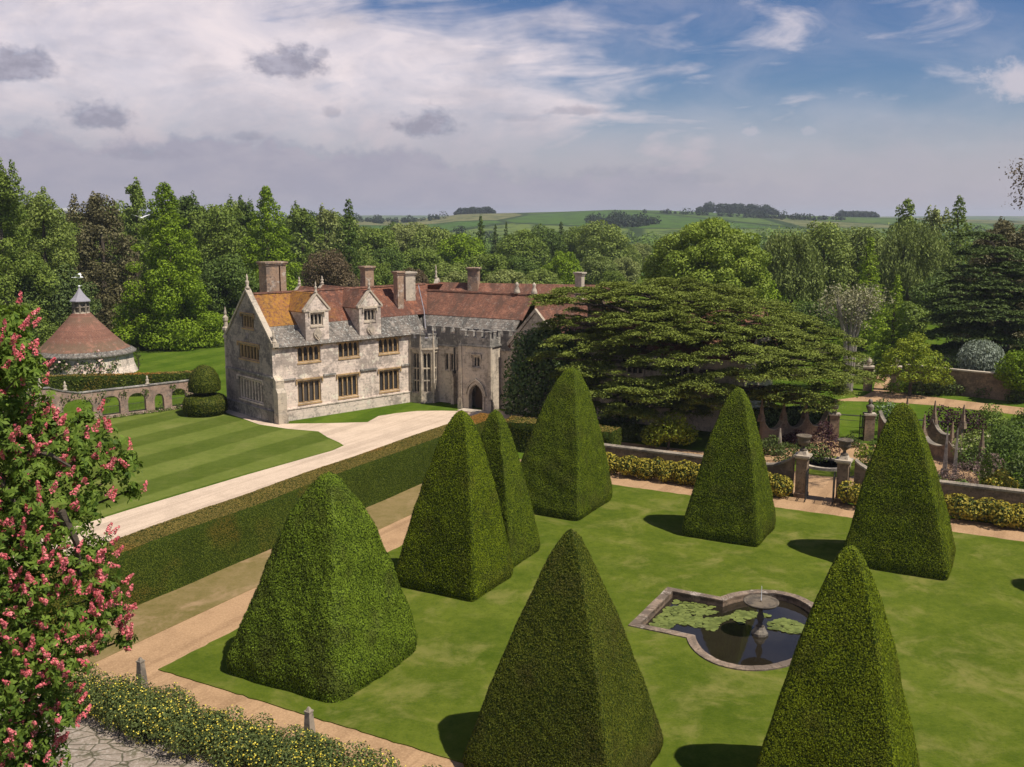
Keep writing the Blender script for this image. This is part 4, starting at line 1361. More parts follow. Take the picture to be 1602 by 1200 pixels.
# oriel bay between wing and hall
oc = np.array([-8.55, 95.25])
oR = 1.62
mb = MB()
oct_ = [oc + oR * np.array([math.sin(math.radians(a)), math.cos(math.radians(a))]) for a in np.arange(90 + 22.5 - 12, 90 + 22.5 - 12 + 225.1, 45)]
ori = None
faces_ = []
for p, q in zip(oct_[:-1], oct_[1:]):
    d = q - p
    Fo = Frame((q[0], q[1]), math.degrees(math.atan2(-d[0], -d[1])))
    mid = (p + q) / 2 - oc
    Fo.W = -np.array([mid[0], mid[1], 0]) / np.linalg.norm(mid)
    faces_.append((Fo, np.linalg.norm(d)))
for Fo, w_ in faces_:
    wall_holes(mb, Fo, 0, w_, 0, 6.2, [(0.22, w_ - 0.22, 1.0, 4.95)], 0, 0.3)
    mb.box(Fo, -0.02, w_ + 0.02, -0.08, 0.0, 0, 0.85)
    mb.box(Fo, -0.05, w_ + 0.05, -0.12, 0.0, 5.25, 5.42)
ori = mb.build('oriel', M['dress'], house)
for Fo, w_ in faces_:
    window(Fo, 0.22, w_ - 0.22, 1.0, 4.95, 2, ori, 'dress', hood=False, arched=True, transoms=(2.2, 3.4), fr=0.07, mul=0.08)
for a, (Fo, w_) in zip(oct_, faces_):
    pass
mb = MB()
for Fo, w_ in faces_:
    mb.box(Fo, 0.02, w_ - 0.02, -0.03, 0.22, 5.45, 6.25)
    battlements(mb, Fo, 0.05, w_ - 0.05, -0.03, 6.25, 0.25, 0.32, 0.26, 0.42)
mb.build('parapet', M['parapet'], ori)
mb = MB()
for p in oct_:
    Fp = Frame((p[0], p[1]), 30)
    mb.frust(Fp, 0, 0, 0, 5.3, 0.13, 0.11).frust(Fp, 0, 0, 5.3, 7.1, 0.1, 0.03)
mb.build('shafts', M['dress'], ori)
MB().poly([tuple(p) for p in oct_] , 6.3).build('lead_roof', M['lead'], ori)

# porch
PU0, PU1, PW = 5.7, 8.95, -1.9
mb = MB()
du0, du1 = 6.62, 8.16
ap = arch_pts(du0, du1, 1.45, 1.02)
ph = (7.02, 7.84, 4.1, 5.16)
# front: lower part with arched opening, then wall with window above
mb.prism(FQ, [(PU0, 0), (du0, 0)] + ap + [(du1, 0), (PU1, 0), (PU1, 3.4), (PU0, 3.4)], PW, PW + 0.5)
wall_holes(mb, FQ, PU0, PU1, 3.4, 6.05, [ph], PW, 0.35)
for u in (PU0, PU1):
    mb.add([FQ.p(u, PW, 0), FQ.p(u, 0, 0), FQ.p(u, 0, 6.1), FQ.p(u, PW, 6.1)], [(0, 1, 2, 3)])
porch = mb.build('porch', M['stone_hall'], house)
window(FQ, *ph, 2, porch, 'dress', w=PW, arched=True)
def arch_band(mb, F, inner, outer, w0, w1):
    for i in range(len(inner) - 1):
        mb.prism(F, [inner[i], inner[i + 1], outer[i + 1], outer[i]], w0, w1)
    return mb


mb = arch_band(MB(), FQ, [(du0 + 0.01, 0)] + arch_pts(du0 + 0.01, du1 - 0.01, 1.45, 1.01) + [(du1 - 0.01, 0)], [(du0 - 0.2, 0)] + arch_pts(du0 - 0.2, du1 + 0.2, 1.45, 1.26) + [(du1 + 0.2, 0)], PW - 0.09, PW + 0.02)
mb.build('door_surround', M['dress'], porch)
arch_band(MB(), FQ, arch_pts(du0 - 0.24, du1 + 0.24, 1.45, 1.32), arch_pts(du0 - 0.38, du1 + 0.38, 1.45, 1.52), PW - 0.17, PW + 0.02).build('hood_mould', M['dress'], porch)
dm = MB()
dm.prism(FQ, [(du0 - 0.1, 0), (du0 - 0.1, 1.45)] + ap + [(du1 + 0.1, 1.45), (du1 + 0.1, 0)], PW + 1.2, PW + 1.28)
dr = dm.build('door', M['wood_door'], porch)
MB().lathe(FQ.p(7.8, PW + 1.17, 1.1), [(0.05, 0), (0.06, 0.04), (0.03, 0.1)], 8).build('door_handle', M['iron'], porch)
mb = MB()
for u in (PU0, PU1):
    mb.frust(FQ, u, PW, 0, 1.0, 0.24, 0.22).frust(FQ, u, PW, 1.0, 6.0, 0.17, 0.15)
mb.build('angle_shaft', M['dress'], porch)
mb = MB()
mb.box(FQ, PU0 - 0.15, PU1 + 0.15, PW - 0.14, PW + 0.0, 6.03, 6.18).box(FQ, PU1, PU1 + 0.14, PW + 0.002, 0, 6.03, 6.18)
mb.box(FQ, PU0 - 0.02, PU1 + 0.02, PW - 0.04, PW + 0.3, 6.18, 6.8)
battlements(mb, FQ, PU0, PU1, PW - 0.04, 6.8, 0.3, 0.6, 0.42, 0.6)
Fs = Frame(FQ.p(PU1, PW, 0), 30)
Fs.W = -FQ.U
mb.box(Fs, 0.3, 1.9, -0.04, 0.26, 6.18, 6.8)
battlements(mb, Fs, 0.55, 1.9, -0.04, 6.8, 0.3, 0.55, 0.4, 0.6)
Ft = Frame(FQ.p(PU0, PW, 0), 30)
mb.box(Ft, 0.3, 1.9, -0.02, 0.26, 6.18, 6.8)
battlements(mb, Ft, 0.55, 1.9, -0.02, 6.8, 0.28, 0.55, 0.4, 0.6)
mb.build('parapet', M['parapet'], porch)
MB().poly([FQ.p(PU0, PW, 0)[:2], FQ.p(PU1, PW, 0)[:2], FQ.p(PU1, 0.3, 0)[:2], FQ.p(PU0, 0.3, 0)[:2]], 6.3).build('lead_roof', M['lead'], porch)
MB().box(FQ, PU0 + 0.4, PU1 + 0.5, PW - 1.3, PW - 0.1, 0, 0.12).build('door_step', M['dress'], porch)
# drainpipe and a buttress with statue niche on the hall wall
MB().tube([FQ.p(3.82, -0.12, 0), FQ.p(3.82, -0.12, 5.5)], 0.07, 6).box(FQ, 3.68, 3.96, -0.26, 0.0, 3.0, 3.25).build('drainpipe', M['iron'], house)
mb = MB()
mb.box(FQ, 3.66, 3.98, -0.55, -0.02, 0, 2.6).prism(FQ, [(3.66, 2.6), (3.98, 2.6), (3.82, 3.1)], -0.55, -0.02)
mb.build('buttress', M['stone_hall'], house)

# gabled cross wing and east range seen over and through the cedar
FX = Frame(FQ.p(10.2, 0, 0), 120.0)
FX.W = hdg(30.0)
mb = MB()
mb.prism(FX, [(0, 0), (5.2, 0), (5.2, 6.3), (2.6, 9.3), (0, 6.3)], -0.3, 0.1)
mb.box(FX, 5.2, 22, 0.2, 0.5, 0, 6.4)
mb.add([FX.p(22, 0.2, 0), FX.p(22, 9, 0), FX.p(22, 9, 6.4), FX.p(22, 4.6, 10.3), FX.p(22, 0.2, 6.4)], [(0, 1, 2, 3, 4)])
mb.build('east_wall', M['stone_hall'], house)
mb = MB()
for s_ in (-1, 1):
    mb.slab([FX.p(2.6 + s_ * 2.9, -0.25, 6.0), FX.p(2.6 + s_ * 2.9, 4.6, 6.0), FX.p(2.6, 4.6, 9.42), FX.p(2.6, -0.25, 9.42)], 0.14)
mb.slab([FX.p(2, -0.1, 6.35), FX.p(22.3, -0.1, 6.35), FX.p(22.3, 4.6, 10.3), FX.p(0, 4.6, 10.3)], 0.14)
mb.slab([FX.p(0, 9.3, 6.35), FX.p(22.3, 9.3, 6.35), FX.p(22.3, 4.6, 10.29), FX.p(0, 4.6, 10.29)], 0.14)
mb.build('roof', M['tiles'], house)
mb = MB()
for s_ in (-1, 1):
    mb.prism(FX, [(2.6 + s_ * 2.85, 6.1), (2.6, 9.35), (2.6, 9.7), (2.6 + s_ * 2.95, 6.4)], -0.42, -0.05)
mb.build('gable_coping', M['dress'], house)
chimney(FX, 7.6, 2.2, 0.7, 0.5, 7.5, 11.0, 'rubble', house)
chimney(FX, 3.0, 8.0, 0.35, 0.35, 8.0, 12.3, 'dress', house)
for k, wz in enumerate(((6.6, 8.6, 1.3, 3.4), (11.0, 13.2, 1.3, 3.4), (15.5, 17.8, 1.3, 3.4), (15.5, 17.8, 4.4, 5.9), (11.0, 13.2, 4.4, 5.9))):
    window(FX, *wz, 4, house, 'dress', w=-0.12)
# rear range
FR = Frame(np.array([-9.6, 108.5]), 104.0)
FR.W = hdg(14.0)
mb = MB()
mb.box(FR, 0, 20, 0, 7.6, 0, 6.5)
mb.prism(Frame(FR.p(0, 0, 0), 14.0), [(0, 6.5), (7.6, 6.5), (3.8, 10.7)], -0.3, 0.0)
mb.build('rear_wall', M['stone_hall'], house)
mb = MB()
mb.slab([FR.p(0.0, -0.3, 6.4), FR.p(20, -0.3, 6.4), FR.p(20, 3.8, 10.55), FR.p(0.0, 3.8, 10.55)], 0.14)
mb.slab([FR.p(0.0, 7.9, 6.4), FR.p(20, 7.9, 6.4), FR.p(20, 3.8, 10.55), FR.p(0.0, 3.8, 10.55)], 0.14)
mb.build('roof', M['tiles'], house)
mb = MB()
Fg = Frame(FR.p(0, 0, 0), 14.0)
for s_ in (-1, 1):
    mb.prism(Fg, [(3.8 + s_ * 4.2, 6.5), (3.8, 10.75), (3.8, 11.05), (3.8 + s_ * 4.2, 6.8)], -0.35, 0.1)
mb.build('gable_coping', M['dress'], house)
finial(FR, 0.0, 3.8, 11.0, 1.5, house, s=0.9)
chimney(FR, 4.6, 3.4, 0.6, 0.45, 9.5, 12.0, 'rubble', house)
# stone animals sitting along the hall ridge, little gables behind the wing ridge
for u in (8.2, 10.1):
    c = FQ.p(u, HRW, HRZ + 0.1)
    MB().lathe(c, [(0.3, 0), (0.32, 0.15), (0.24, 0.45), (0.13, 0.7), (0.19, 0.85), (0.16, 1.0), (0.03, 1.15)], 9).build('carved_beast', M['dress'], house, True)
for u in (8.4, 11.0):
    q = MB()
    Fg2 = Frame(FH.p(u, 9.2, 0), 47.5)
    q.prism(Fg2, [(-1.5, 6.5), (1.5, 6.5), (1.5, 9.6), (0, 11.35), (-1.5, 9.6)], 0, 0.35)
    q.build('rear_gable', M['dress'], house)
    q = MB()
    for s_ in (-1, 1):
        q.slab([Fg2.p(s_ * 1.6, 0.1, 9.4), Fg2.p(s_ * 1.6, -4.5, 9.4), Fg2.p(0, -4.5, 11.2), Fg2.p(0, 0.1, 11.2)], 0.12)
    q.build('rear_gable_roof', M['tiles'], house)
    finial(Fg2, 0, 0.15, 11.3, 0.8, house, s=1.1)

# ------------------------------------------------------------------ dovecote
dc = np.array([-49.9, 113.0, 0])
t = thing('dovecote', dc, 'round white stone dovecote with conical tiled roof and lead topped lantern', 'dovecote')
MB().lathe(dc, [(5.8, 0), (5.45, 0.9), (5.25, 2.62)], 40).build('wall', M['stone'], t)
roofp = [(5.65, 2.3), (5.62, 2.42), (4.6, 3.15), (3.2, 4.5), (1.9, 5.9), (1.02, 6.95)]
MB().lathe(dc, [(r, z) for r, z in roofp[1:]], 56).build('roof', M['tiles_dove'], t)
MB().lathe(dc, [(5.3, 2.3), (5.72, 2.32), (5.74, 2.46), (5.1, 2.88), (5.0, 2.7)], 56).build('eave_slates', M['slate'], t)
la = MB().lathe(dc, [(1.05, 6.9), (0.95, 7.0), (0.95, 7.05)], 8).build('lantern', M['dress'], t)
mb = MB()
for k in range(8):
    a = k * math.pi / 4 + 0.3
    p0 = dc + np.array([0.86 * math.cos(a), 0.86 * math.sin(a), 0])
    mb.tube([p0 + Z * 7.0, p0 + Z * 8.35], 0.10, 5)
    a2 = a + math.pi / 4
    p1 = dc + np.array([0.86 * math.cos(a2), 0.86 * math.sin(a2), 0])
    mb.tube([p0 + Z * 7.65, p1 + Z * 7.65], 0.09, 5)
    mb.tube([p0 + Z * 8.3, p1 + Z * 8.3], 0.10, 5)
mb.lathe(dc, [(0.6, 7.0), (0.6, 8.3)], 8)
mb.build('lantern_posts', M['garden_stone'], la)
MB().lathe(dc, [(1.2, 8.3), (1.18, 8.4), (0.8, 8.75), (0.42, 9.25), (0.12, 9.75), (0.03, 9.9)], 8).build('spire', M['lead'], la)
MB().lathe(dc + Z * 9.85, [(0.02, 0), (0.08, 0.06), (0.13, 0.16), (0.08, 0.26), (0.02, 0.3)], 8).tube([dc + Z * 10.02, dc + np.array([0.3, 0, 10.12])], [0.07, 0.02], 5).build('weathervane', M['white'], la)
rng = np.random.default_rng(61)
P, N = [], []
for k in range(70):
    a = math.radians(rng.uniform(-120, -30))
    zc = rng.uniform(0.1, 2.5) * rng.uniform(0.5, 1)
    c = dc + np.array([5.55 * math.cos(a), 5.55 * math.sin(a), zc])
    n_ = rng.integers(8, 26)
    P.append(c + rng.normal(size=(n_, 3)) * [0.28, 0.2, 0.3])
    N.append(unit(np.array([math.cos(a), math.sin(a), 0.2]) + rng.normal(size=(n_, 3)) * 0.5))
P, N = np.concatenate(P), np.concatenate(N)
np_mesh('climbing_rose', leaves(P, N, 0.24, rng), 4, L['border'], t, True)
k = rng.random(len(P)) < 0.16
o = np_mesh('rose_flowers', leaves(P[k] + N[k] * 0.08, N[k], 0.24, rng, 1.0), 4, L['rose_pink'], t, True)
o['kind'] = 'stuff'

# ------------------------------------------------------------------ brick arcade, its railings and the hedge behind
A0 = G(150, 657)
FA = Frame(A0, 48.3)
t = thing('arcade_wall', A0, 'old brick garden wall pierced by wide arches with iron railings', 'garden wall')


def top_z(u):
    if u < -3.6:
        return 3.3
    if u < -1.2:
        return 3.3 - 0.75 * ((u + 3.6) / 2.4) ** 0.7
    return 2.55


openings = [(-2.7, -0.15, 0.0, 1.35, 0.7), (0.6, 2.25, 0.25, 1.35, 0.65), (2.95, 4.6, 0.25, 1.35, 0.65), (5.4, 6.3, 0.05, 1.1, 0.6), (7.05, 8.5, 0.25, 1.3, 0.65)]
mb = MB()
edges = [-3.0, 0.22, 2.6, 5.0, 6.7, 9.3]
for (a, b, z0, zs, rise), l, r in zip(openings, edges[:-1], edges[1:]):
    ap = arch_pts(a, b, zs, rise, 6, False)
    tops = [(u, top_z(u)) for u in np.linspace(r, l, 9)]
    mb.prism(FA, [(l, -0.05), (a, -0.05)] + ap + [(b, -0.05), (r, -0.05)] + tops, 0, 0.42)
    if z0:
        mb.box(FA, a, b, 0.03, 0.38, 0, z0)
ap = arch_pts(-5.8, -3.3, 1.3, 0.55, 6, False)
mb.prism(FA, [(-13, -0.05), (-5.8, -0.05)] + ap + [(-3.3, -0.05), (-3.0, -0.05), (-3.0, 2.9)] + [(u, top_z(u)) for u in np.linspace(-3.05, -13, 8)], 0, 0.42)
mb.build('wall', M['brick'], t)
mb = MB()
us = np.concatenate([np.linspace(-13, -3.6, 9), np.linspace(-3.4, -1.2, 8), np.linspace(-0.8, 9.3, 16)])
for a, b in zip(us[:-1], us[1:]):
    za, zb = top_z(a), top_z(b)
    mb.prism(FA, [(a, za + 0.003), (b - 0.01, zb + 0.003), (b - 0.01, zb + 0.08), (a, za + 0.08)], -0.06, 0.48)
mb.build('coping', M['parapet'], t)
for u in (-4.4, -2.35, 4.9):
    finial(FA, u, 0.2, top_z(u) + 0.1, 0.85, t, 'dress', 1.2)
for (a, b, z0, zs, rise) in openings[1:3] + openings[4:]:
    mb = MB()
    for u in np.linspace(a + 0.08, b - 0.08, 13):
        mb.tube([FA.p(u, 0.2, z0), FA.p(u, 0.2, z0 + 0.85)], 0.014, 4)
    for z in (z0 + 0.12, z0 + 0.78):
        mb.tube([FA.p(a, 0.2, z), FA.p(b, 0.2, z)], 0.016, 4)
    mb.build('railing', M['iron'], t)
rng = np.random.default_rng(62)
P, N = [], []
for (u, z, s) in [(2.6, 2.1, 0.4), (0.6, 2.2, 0.5), (1.0, 1.7, 0.35), (4.6, 2.0, 0.4), (-1.5, 2.4, 0.55), (-2.4, 2.2, 0.5), (-0.6, 1.9, 0.5), (7.2, 2.2, 0.35), (8.7, 2.1, 0.5), (8.9, 1.2, 0.5), (5.9, 0.4, 0.35), (7.6, 0.3, 0.3)]:
    P.append(FA.p(u, -0.05, z) + rng.normal(size=(60, 3)) * s * 0.5)
    N.append(unit(-FA.W + rng.normal(size=(60, 3)) * 0.6))
P, N = np.concatenate(P), np.concatenate(N)
np_mesh('climbing_leaves', leaves(P, N, 0.17, rng), 4, L['border'], t, True)

hedge('cross_hedge', 'straight clipped hedge behind the brick arcade in front of the dovecote', 'hedge',
      [(-0.9, 0), (-0.85, 2.1), (0.85, 2.15), (1.0, 0)], [G(-160, 640), G(-20, 628), G(60, 621.5), G(180, 619), G(312, 614)], 'hedge', 'hedge_top', 0.2, 60, 33)
# strip of border below the arcade
bush('border_planting', 'thin strip of pale weeds along the foot of the arcade wall', 'border plants', FA.p(3, -0.4, 0), row_clumps((FA.p(-3, -0.4, 0) - FA.p(3, -0.4, 0))[:2], (FA.p(8.6, -0.4, 0) - FA.p(3, -0.4, 0))[:2], 0.3, 0.3, rr, 0.5, 0.22), 'border', 0.14, 60, 63, None, ('rose_pink', 0.1, 6))

# mushroom topiary by the end of the house
tc = G(322, 648)
t = thing('mushroom_topiary', tc, 'clipped yew in two tiers, a dome standing on a drum, beside the house', 'topiary')


def lathe_grid(c, prof, seed, lump, cols_=48):
    ph_ = np.linspace(0, 2 * math.pi, cols_)
    dens_ = []
    for a, b in zip(prof[:-1], prof[1:]):
        n_ = max(1, int(math.dist(a, b) / 0.25))
        dens_ += [(a[0] + (b[0] - a[0]) * k / n_, a[1] + (b[1] - a[1]) * k / n_) for k in range(n_)]
    dens_.append(prof[-1])
    g = np.array([[c + np.array([r * math.cos(q), r * math.sin(q), z]) for q in ph_] for r, z in dens_])
    flat = g.reshape(-1, 3)
    o = flat - c
    flat = flat + unit(o * [1, 1, 0.2]) * (vnoise(flat * 1.6, seed) * lump)[:, None]
    return flat.reshape(g.shape)


for k, (nm, prof) in enumerate([('drum', [(1.65, 0.0), (1.95, 0.5), (1.98, 1.2), (1.75, 1.65), (1.0, 1.85), (0.3, 1.9)]), ('dome', [(0.4, 2.2), (1.0, 2.12), (1.36, 2.25), (1.38, 2.9), (1.2, 3.6), (0.8, 4.2), (0.35, 4.5), (0.02, 4.56)])]):
    g = lathe_grid(tc, prof, 70 + k, 0.05)
    T = grid_tris(g)
    nn = np.cross(T[:, 1] - T[:, 0], T[:, 2] - T[:, 0])
    zc = (prof[0][1] + prof[-1][1]) / 2
    fl = np.sum(nn * (T.mean(1) - (tc + Z * zc)), 1) < 0
    T[fl] = T[fl][:, ::-1]
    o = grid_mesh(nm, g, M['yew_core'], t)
    wrap_leaves('foliage', L['yew_olive'], T, o, 0.14, 170, 71 + k)
MB().tube([tc, tc + Z * 2.6], 0.22, 8).build('stem', M['bark'], t)

# ------------------------------------------------------------------ walls, piers, gates and urns behind the court
WA = 63.1
FW = Frame(AB(WA, 0), 118.4)
FW.W = GA
for (b0_, b1_, zt, lab) in [(-32, -13.3, 1.75, 'low stone garden wall behind the shrubs left of the gates'), (-9.5, 14, 1.95, 'low stone garden wall behind the gold hedge right of the gates')]:
    t = thing('garden_wall', AB(WA, (b0_ + b1_) / 2), lab, 'garden wall', 'stone walls of the court')
    n_ = 24
    pts = []
    for b in np.linspace(b0_, b1_, 61):
        dgate = min(abs(b + 13.3), abs(b + 9.5))
        z = zt + max(0, 1 - dgate / 1.7) ** 1.8 * 0.75
        pts.append((b, z))
    MB().prism(FW, [(b0_, 0), (b1_, 0)] + pts[::-1], -0.05, 0.4).build('wall', M['wallstone'], t)
    mb = MB()
    for (a, za), (b, zb) in zip(pts[:-1], pts[1:]):
        mb.prism(FW, [(a + 0.006, za + 0.003), (b - 0.006, zb + 0.003), (b - 0.006, zb + 0.13), (a + 0.006, za + 0.13)], -0.14, 0.48)
    mb.build('coping', M['garden_stone'], t)


def urn(c, s, parent, mat='fountain'):
    MB().lathe(c, [(0.24 * s, 0), (0.24 * s, 0.08 * s), (0.1 * s, 0.16 * s), (0.1 * s, 0.3 * s), (0.3 * s, 0.45 * s), (0.4 * s, 0.66 * s), (0.36 * s, 0.8 * s), (0.5 * s, 0.92 * s), (0.5 * s, 1.0 * s), (0.36 * s, 1.0 * s), (0.3 * s, 0.85 * s)], 14).build('urn', M[mat], parent, True)


for b, lab in ((-12.7, 'left stone gate pier with urn, half hidden by open gate'), (-10.15, 'right stone gate pier with urn beside the tall dark yew pyramid')):
    c = AB(WA - 0.1, b)
    t = thing('gate_pier', c, lab, 'gate pier', 'court gate piers')
    Fp = Frame(c, 118.4)
    MB().box(Fp, -0.34, 0.34, -0.34, 0.34, 0, 2.6).box(Fp, -0.4, 0.4, -0.4, 0.4, 0, 0.3).build('shaft', M['wallstone'], t)
    MB().box(Fp, -0.4, 0.4, -0.4, 0.4, 2.602, 2.7).box(Fp, -0.5, 0.5, -0.5, 0.5, 2.702, 2.84).frust(Fp, 0, 0, 2.842, 3.1, 0.3, 0.22).build('cap', M['dress'], t)
    urn(c + Z * 3.1, 1.0, t, 'fountain')


def iron_gate(name, c, heading, w, h, lab, group):
    t = thing(name, c, lab, 'gate', group)
    Fg_ = Frame(c, heading)
    mb = MB()
    for u in (0.02, w):
        mb.tube([Fg_.p(u, 0, 0.05), Fg_.p(u, 0, h)], 0.03, 6)
    for z in (0.15, h * 0.42, h * 0.5, h * 0.93):
        mb.tube([Fg_.p(0.02, 0, z), Fg_.p(w, 0, z)], 0.025, 5)
    mb.build('frame', M['iron'], t)
    mb = MB()
    for k in range(1, 11):
        u = w * k / 11
        mb.tube([Fg_.p(u, 0, 0.1), Fg_.p(u, 0, h + 0.12 * math.sin(k / 11 * math.pi))], [0.013, 0.011], 4)
    for k in range(5):
        u = w * (k + 0.5) / 5
        mb.tube([Fg_.p(u + 0.08 * math.cos(q), 0, h * 0.46 + 0.05 * math.sin(q)) for q in np.linspace(0, 6.28, 9)], 0.01, 4)
    mb.build('bars', M['iron'], t)
    return t


iron_gate('iron_gate', AB(WA - 0.35, -12.25), 205, 1.0, 2.0, 'left leaf of the open black iron gate standing against its pier', 'court gate leaves')
iron_gate('iron_gate', AB(WA - 0.35, -10.6), 203, 1.0, 2.0, 'right leaf of the open black iron gate, seen nearly edge on', 'court gate leaves')

# round walled garden: scalloped wall with obelisks, second gate with statues
cc = AB(70.5, -10.5)[:2]


def cor_pt(px, py, Y):
    return np.array([(px - CX) / F_PX * Y, Y])


def scallop(p0, p1, n, label, zmax=2.75, zmin=1.35, ob=True, ends=(True, True)):
    p0, p1 = np.array(p0, float), np.array(p1, float)
    d = p1 - p0
    ln = np.linalg.norm(d)
    F_ = Frame((*p0,), math.degrees(math.atan2(d[0], d[1])))
    t = thing('scalloped_wall', (*(p0 + p1) / 2, 0), label, 'garden wall', 'walls of the round garden')
    pts = []
    for k in range(n):
        for q in np.linspace(0, 1, 13)[:-1]:
            pts.append(((k + q) * ln / n, zmin + (zmax - zmin) * abs(2 * q - 1) ** 2.6))
    pts.append((ln, zmax))
    MB().prism(F_, [(0, 0), (ln, 0)] + pts[::-1], 0, 0.4).build('wall', M['wallstone'], t)
    mb = MB()
    for (a, za), (b, zb) in zip(pts[:-1], pts[1:]):
        mb.prism(F_, [(a + 0.003, za + 0.003), (b - 0.003, zb + 0.003), (b - 0.003, zb + 0.1), (a + 0.003, za + 0.1)], -0.07, 0.47)
    mb.build('coping', M['garden_stone'], t)
    if ob:
        for k in range(n + 1):
            if (k == 0 and not ends[0]) or (k == n and not ends[1]):
                continue
            u = k * ln / n
            MB().frust(F_, u, 0.2, zmax - 0.3, zmax + 0.25, 0.24, 0.17).frust(F_, u, 0.2, zmax + 0.25, zmax + 1.55, 0.13, 0.03).build('obelisk', M['wallstone'], t)
    return t


sc0, sc1 = D(1192, 690, 75.5)[:2], D(1293, 690, 77.5)[:2]
scallop(sc0, sc1, 3, 'scalloped stone wall with obelisks in front of the clipped dark hedge', 2.3, 1.25, True, (True, False))
sc2, sc3 = D(1372, 690, 78)[:2], D(1500, 720, 73)[:2]
scallop(sc2, sc3, 3, 'curving scalloped wall with obelisks beyond the right hand yew pyramid', 2.3, 1.25, True, (False, True))
scallop(D(1440, 700, 73.2)[:2], D(1530, 730, 68.0)[:2], 2, 'low stone wall with slender pale obelisks among pinkish shrubs', 1.5, 0.9)
for px, lab in ((1303, 'stone pier topped by a weathered bust, left of the far gate'), (1358, 'brick pier topped by a weathered bust, right of the far gate')):
    c = D(px, 690, 77.8)
    c[2] = 0
    t = thing('statue_pier', c, lab, 'gate pier', 'bust topped piers')
    Fp = Frame(c, 100)
    MB().box(Fp, -0.38, 0.38, -0.38, 0.38, 0, 2.1).build('shaft', M['wallstone'], t)
    MB().box(Fp, -0.47, 0.47, -0.47, 0.47, 2.102, 2.24).build('cap', M['dress'], t)
    MB().lathe(c + Z * 2.26, [(0.2, 0), (0.16, 0.14), (0.24, 0.28), (0.33, 0.5), (0.31, 0.62), (0.13, 0.72), (0.12, 0.78), (0.17, 0.88), (0.18, 1.0), (0.12, 1.12), (0.02, 1.16)], 10).build('bust', M['garden_stone'], t, True)
c = D(1343, 690, 78)
iron_gate('iron_gate', (c[0], c[1], 0), 100, 0.9, 2.1, 'dark iron gate below the weathered busts of the far pier pair', 'far gate')
hedge('dark_hedge', 'dark clipped hedge blocks filling the scallops of the garden wall', 'hedge', [(-0.5, 0), (-0.5, 2.7), (0.5, 2.7), (0.5, 0)], [D(1180, 690, 77.2)[:2], D(1290, 690, 79)[:2]], 'magnolia', 'magnolia', 0.2, 70, 34)
# little basin inside the round garden
c = D(1292, 720, 69.5)
c[2] = 0
t = thing('stone_basin', c, 'small round stone basin ringed with grass seen through the gateway', 'basin')
MB().lathe(c, [(1.75, 0), (1.75, 0.22), (1.4, 0.22), (1.4, 0.05)], 30).build('rim', M['dress'], t)
MB().lathe(c, [(1.4, 0.1), (0.01, 0.1)], 30).build('water', M['water'], t)
struct(MB().poly([tuple(c[:2] + 3.2 * np.array([math.cos(q), math.sin(q)])) for q in np.linspace(0, 6.28, 30)[:-1]], 0.03).build('ring_lawn', M['lawn']))
# slender obelisk inside left, and one on a block right
for px, py, h, lab in ((1219, 712, 2.1, 'slim pale obelisk standing in the bed left of the gates'), (1477, 745, 3.6, 'tall slim obelisk nearest the right hand pyramid'), (1492, 757, 3.9, 'tall slim obelisk on a pale block before pinkish shrubs')):
    o = G(px, py)
    t = thing('slim_obelisk', o, lab, 'obelisk', 'slim obelisks in the round garden')
    Fo = Frame(o, 118)
    MB().box(Fo, -0.24, 0.24, -0.24, 0.24, 0, 0.5).build('block', M['garden_stone'], t)
    MB().frust(Fo, 0, 0, 0.5, h, 0.15, 0.03).build('shaft', M['dress'], t)
# iron rail fence across the far lawn
q0, q1 = D(1165, 640, 86)[:2], D(1720, 660, 76)[:2]
Ff = Frame(q0, math.degrees(math.atan2(*(q1 - q0))))
ln = float(np.linalg.norm(q1 - q0))
t = thing('rail_fence', (*q0, 0), 'thin dark iron rail fence across the lawn behind the round garden', 'fence')
mb = MB()
mb.tube([Ff.p(0, 0, 1.05), Ff.p(ln, 0, 1.05)], 0.05, 4)
mb.tube([Ff.p(0, 0, 0.6), Ff.p(ln, 0, 0.6)], 0.02, 4)
mb.build('rail', M['iron'], t)
for k in range(17):
    MB().box(Ff, k * 2 - 0.05, k * 2 + 0.05, -0.05, 0.05, 0, 1.1).build('post', M['iron'], t)
# far garden wall with gate piers, right
wl = [G(1404, 612)[:2], G(1720, 648)[:2]]
d_ = wl[1] - wl[0]
Fw2 = Frame(wl[0], math.degrees(math.atan2(*d_)))
t = thing('far_garden_wall', (*wl[0], 0), 'shaded stone wall behind the far border, right of the far gateway', 'garden wall')
MB().box(Fw2, 0, float(np.linalg.norm(d_)), 1.6, 2.0, 0, 2.5).build('wall', M['wallstone'], t)
MB().box(Fw2, 0, float(np.linalg.norm(d_)), 1.5, 2.1, 2.503, 2.65).build('coping', M['dress'], t)
for px, lab in ((1357, 'left pier of the far gateway beside the cedar'), (1400, 'right pier of the far gateway, half covered by shrubs')):
    c = G(px, 611)
    t = thing('far_gate_pier', c, lab, 'gate pier', 'far gateway piers')
    Fp = Frame(c, 110)
    MB().box(Fp, -0.45, 0.45, -0.45, 0.45, 0, 2.4).build('shaft', M['wallstone'], t)
    MB().box(Fp, -0.55, 0.55, -0.55, 0.55, 2.402, 2.6).build('cap', M['dress'], t)
    MB().lathe(c + Z * 2.6, [(0.25, 0), (0.12, 0.15), (0.3, 0.4), (0.3, 0.6), (0.1, 0.85), (0.02, 1.0)], 9).build('ball', M['dress'], t, True)

# ------------------------------------------------------------------ trees
def tops(px, Y, top):
    p = D(px, top, Y)
    return p[0], float(p[2])


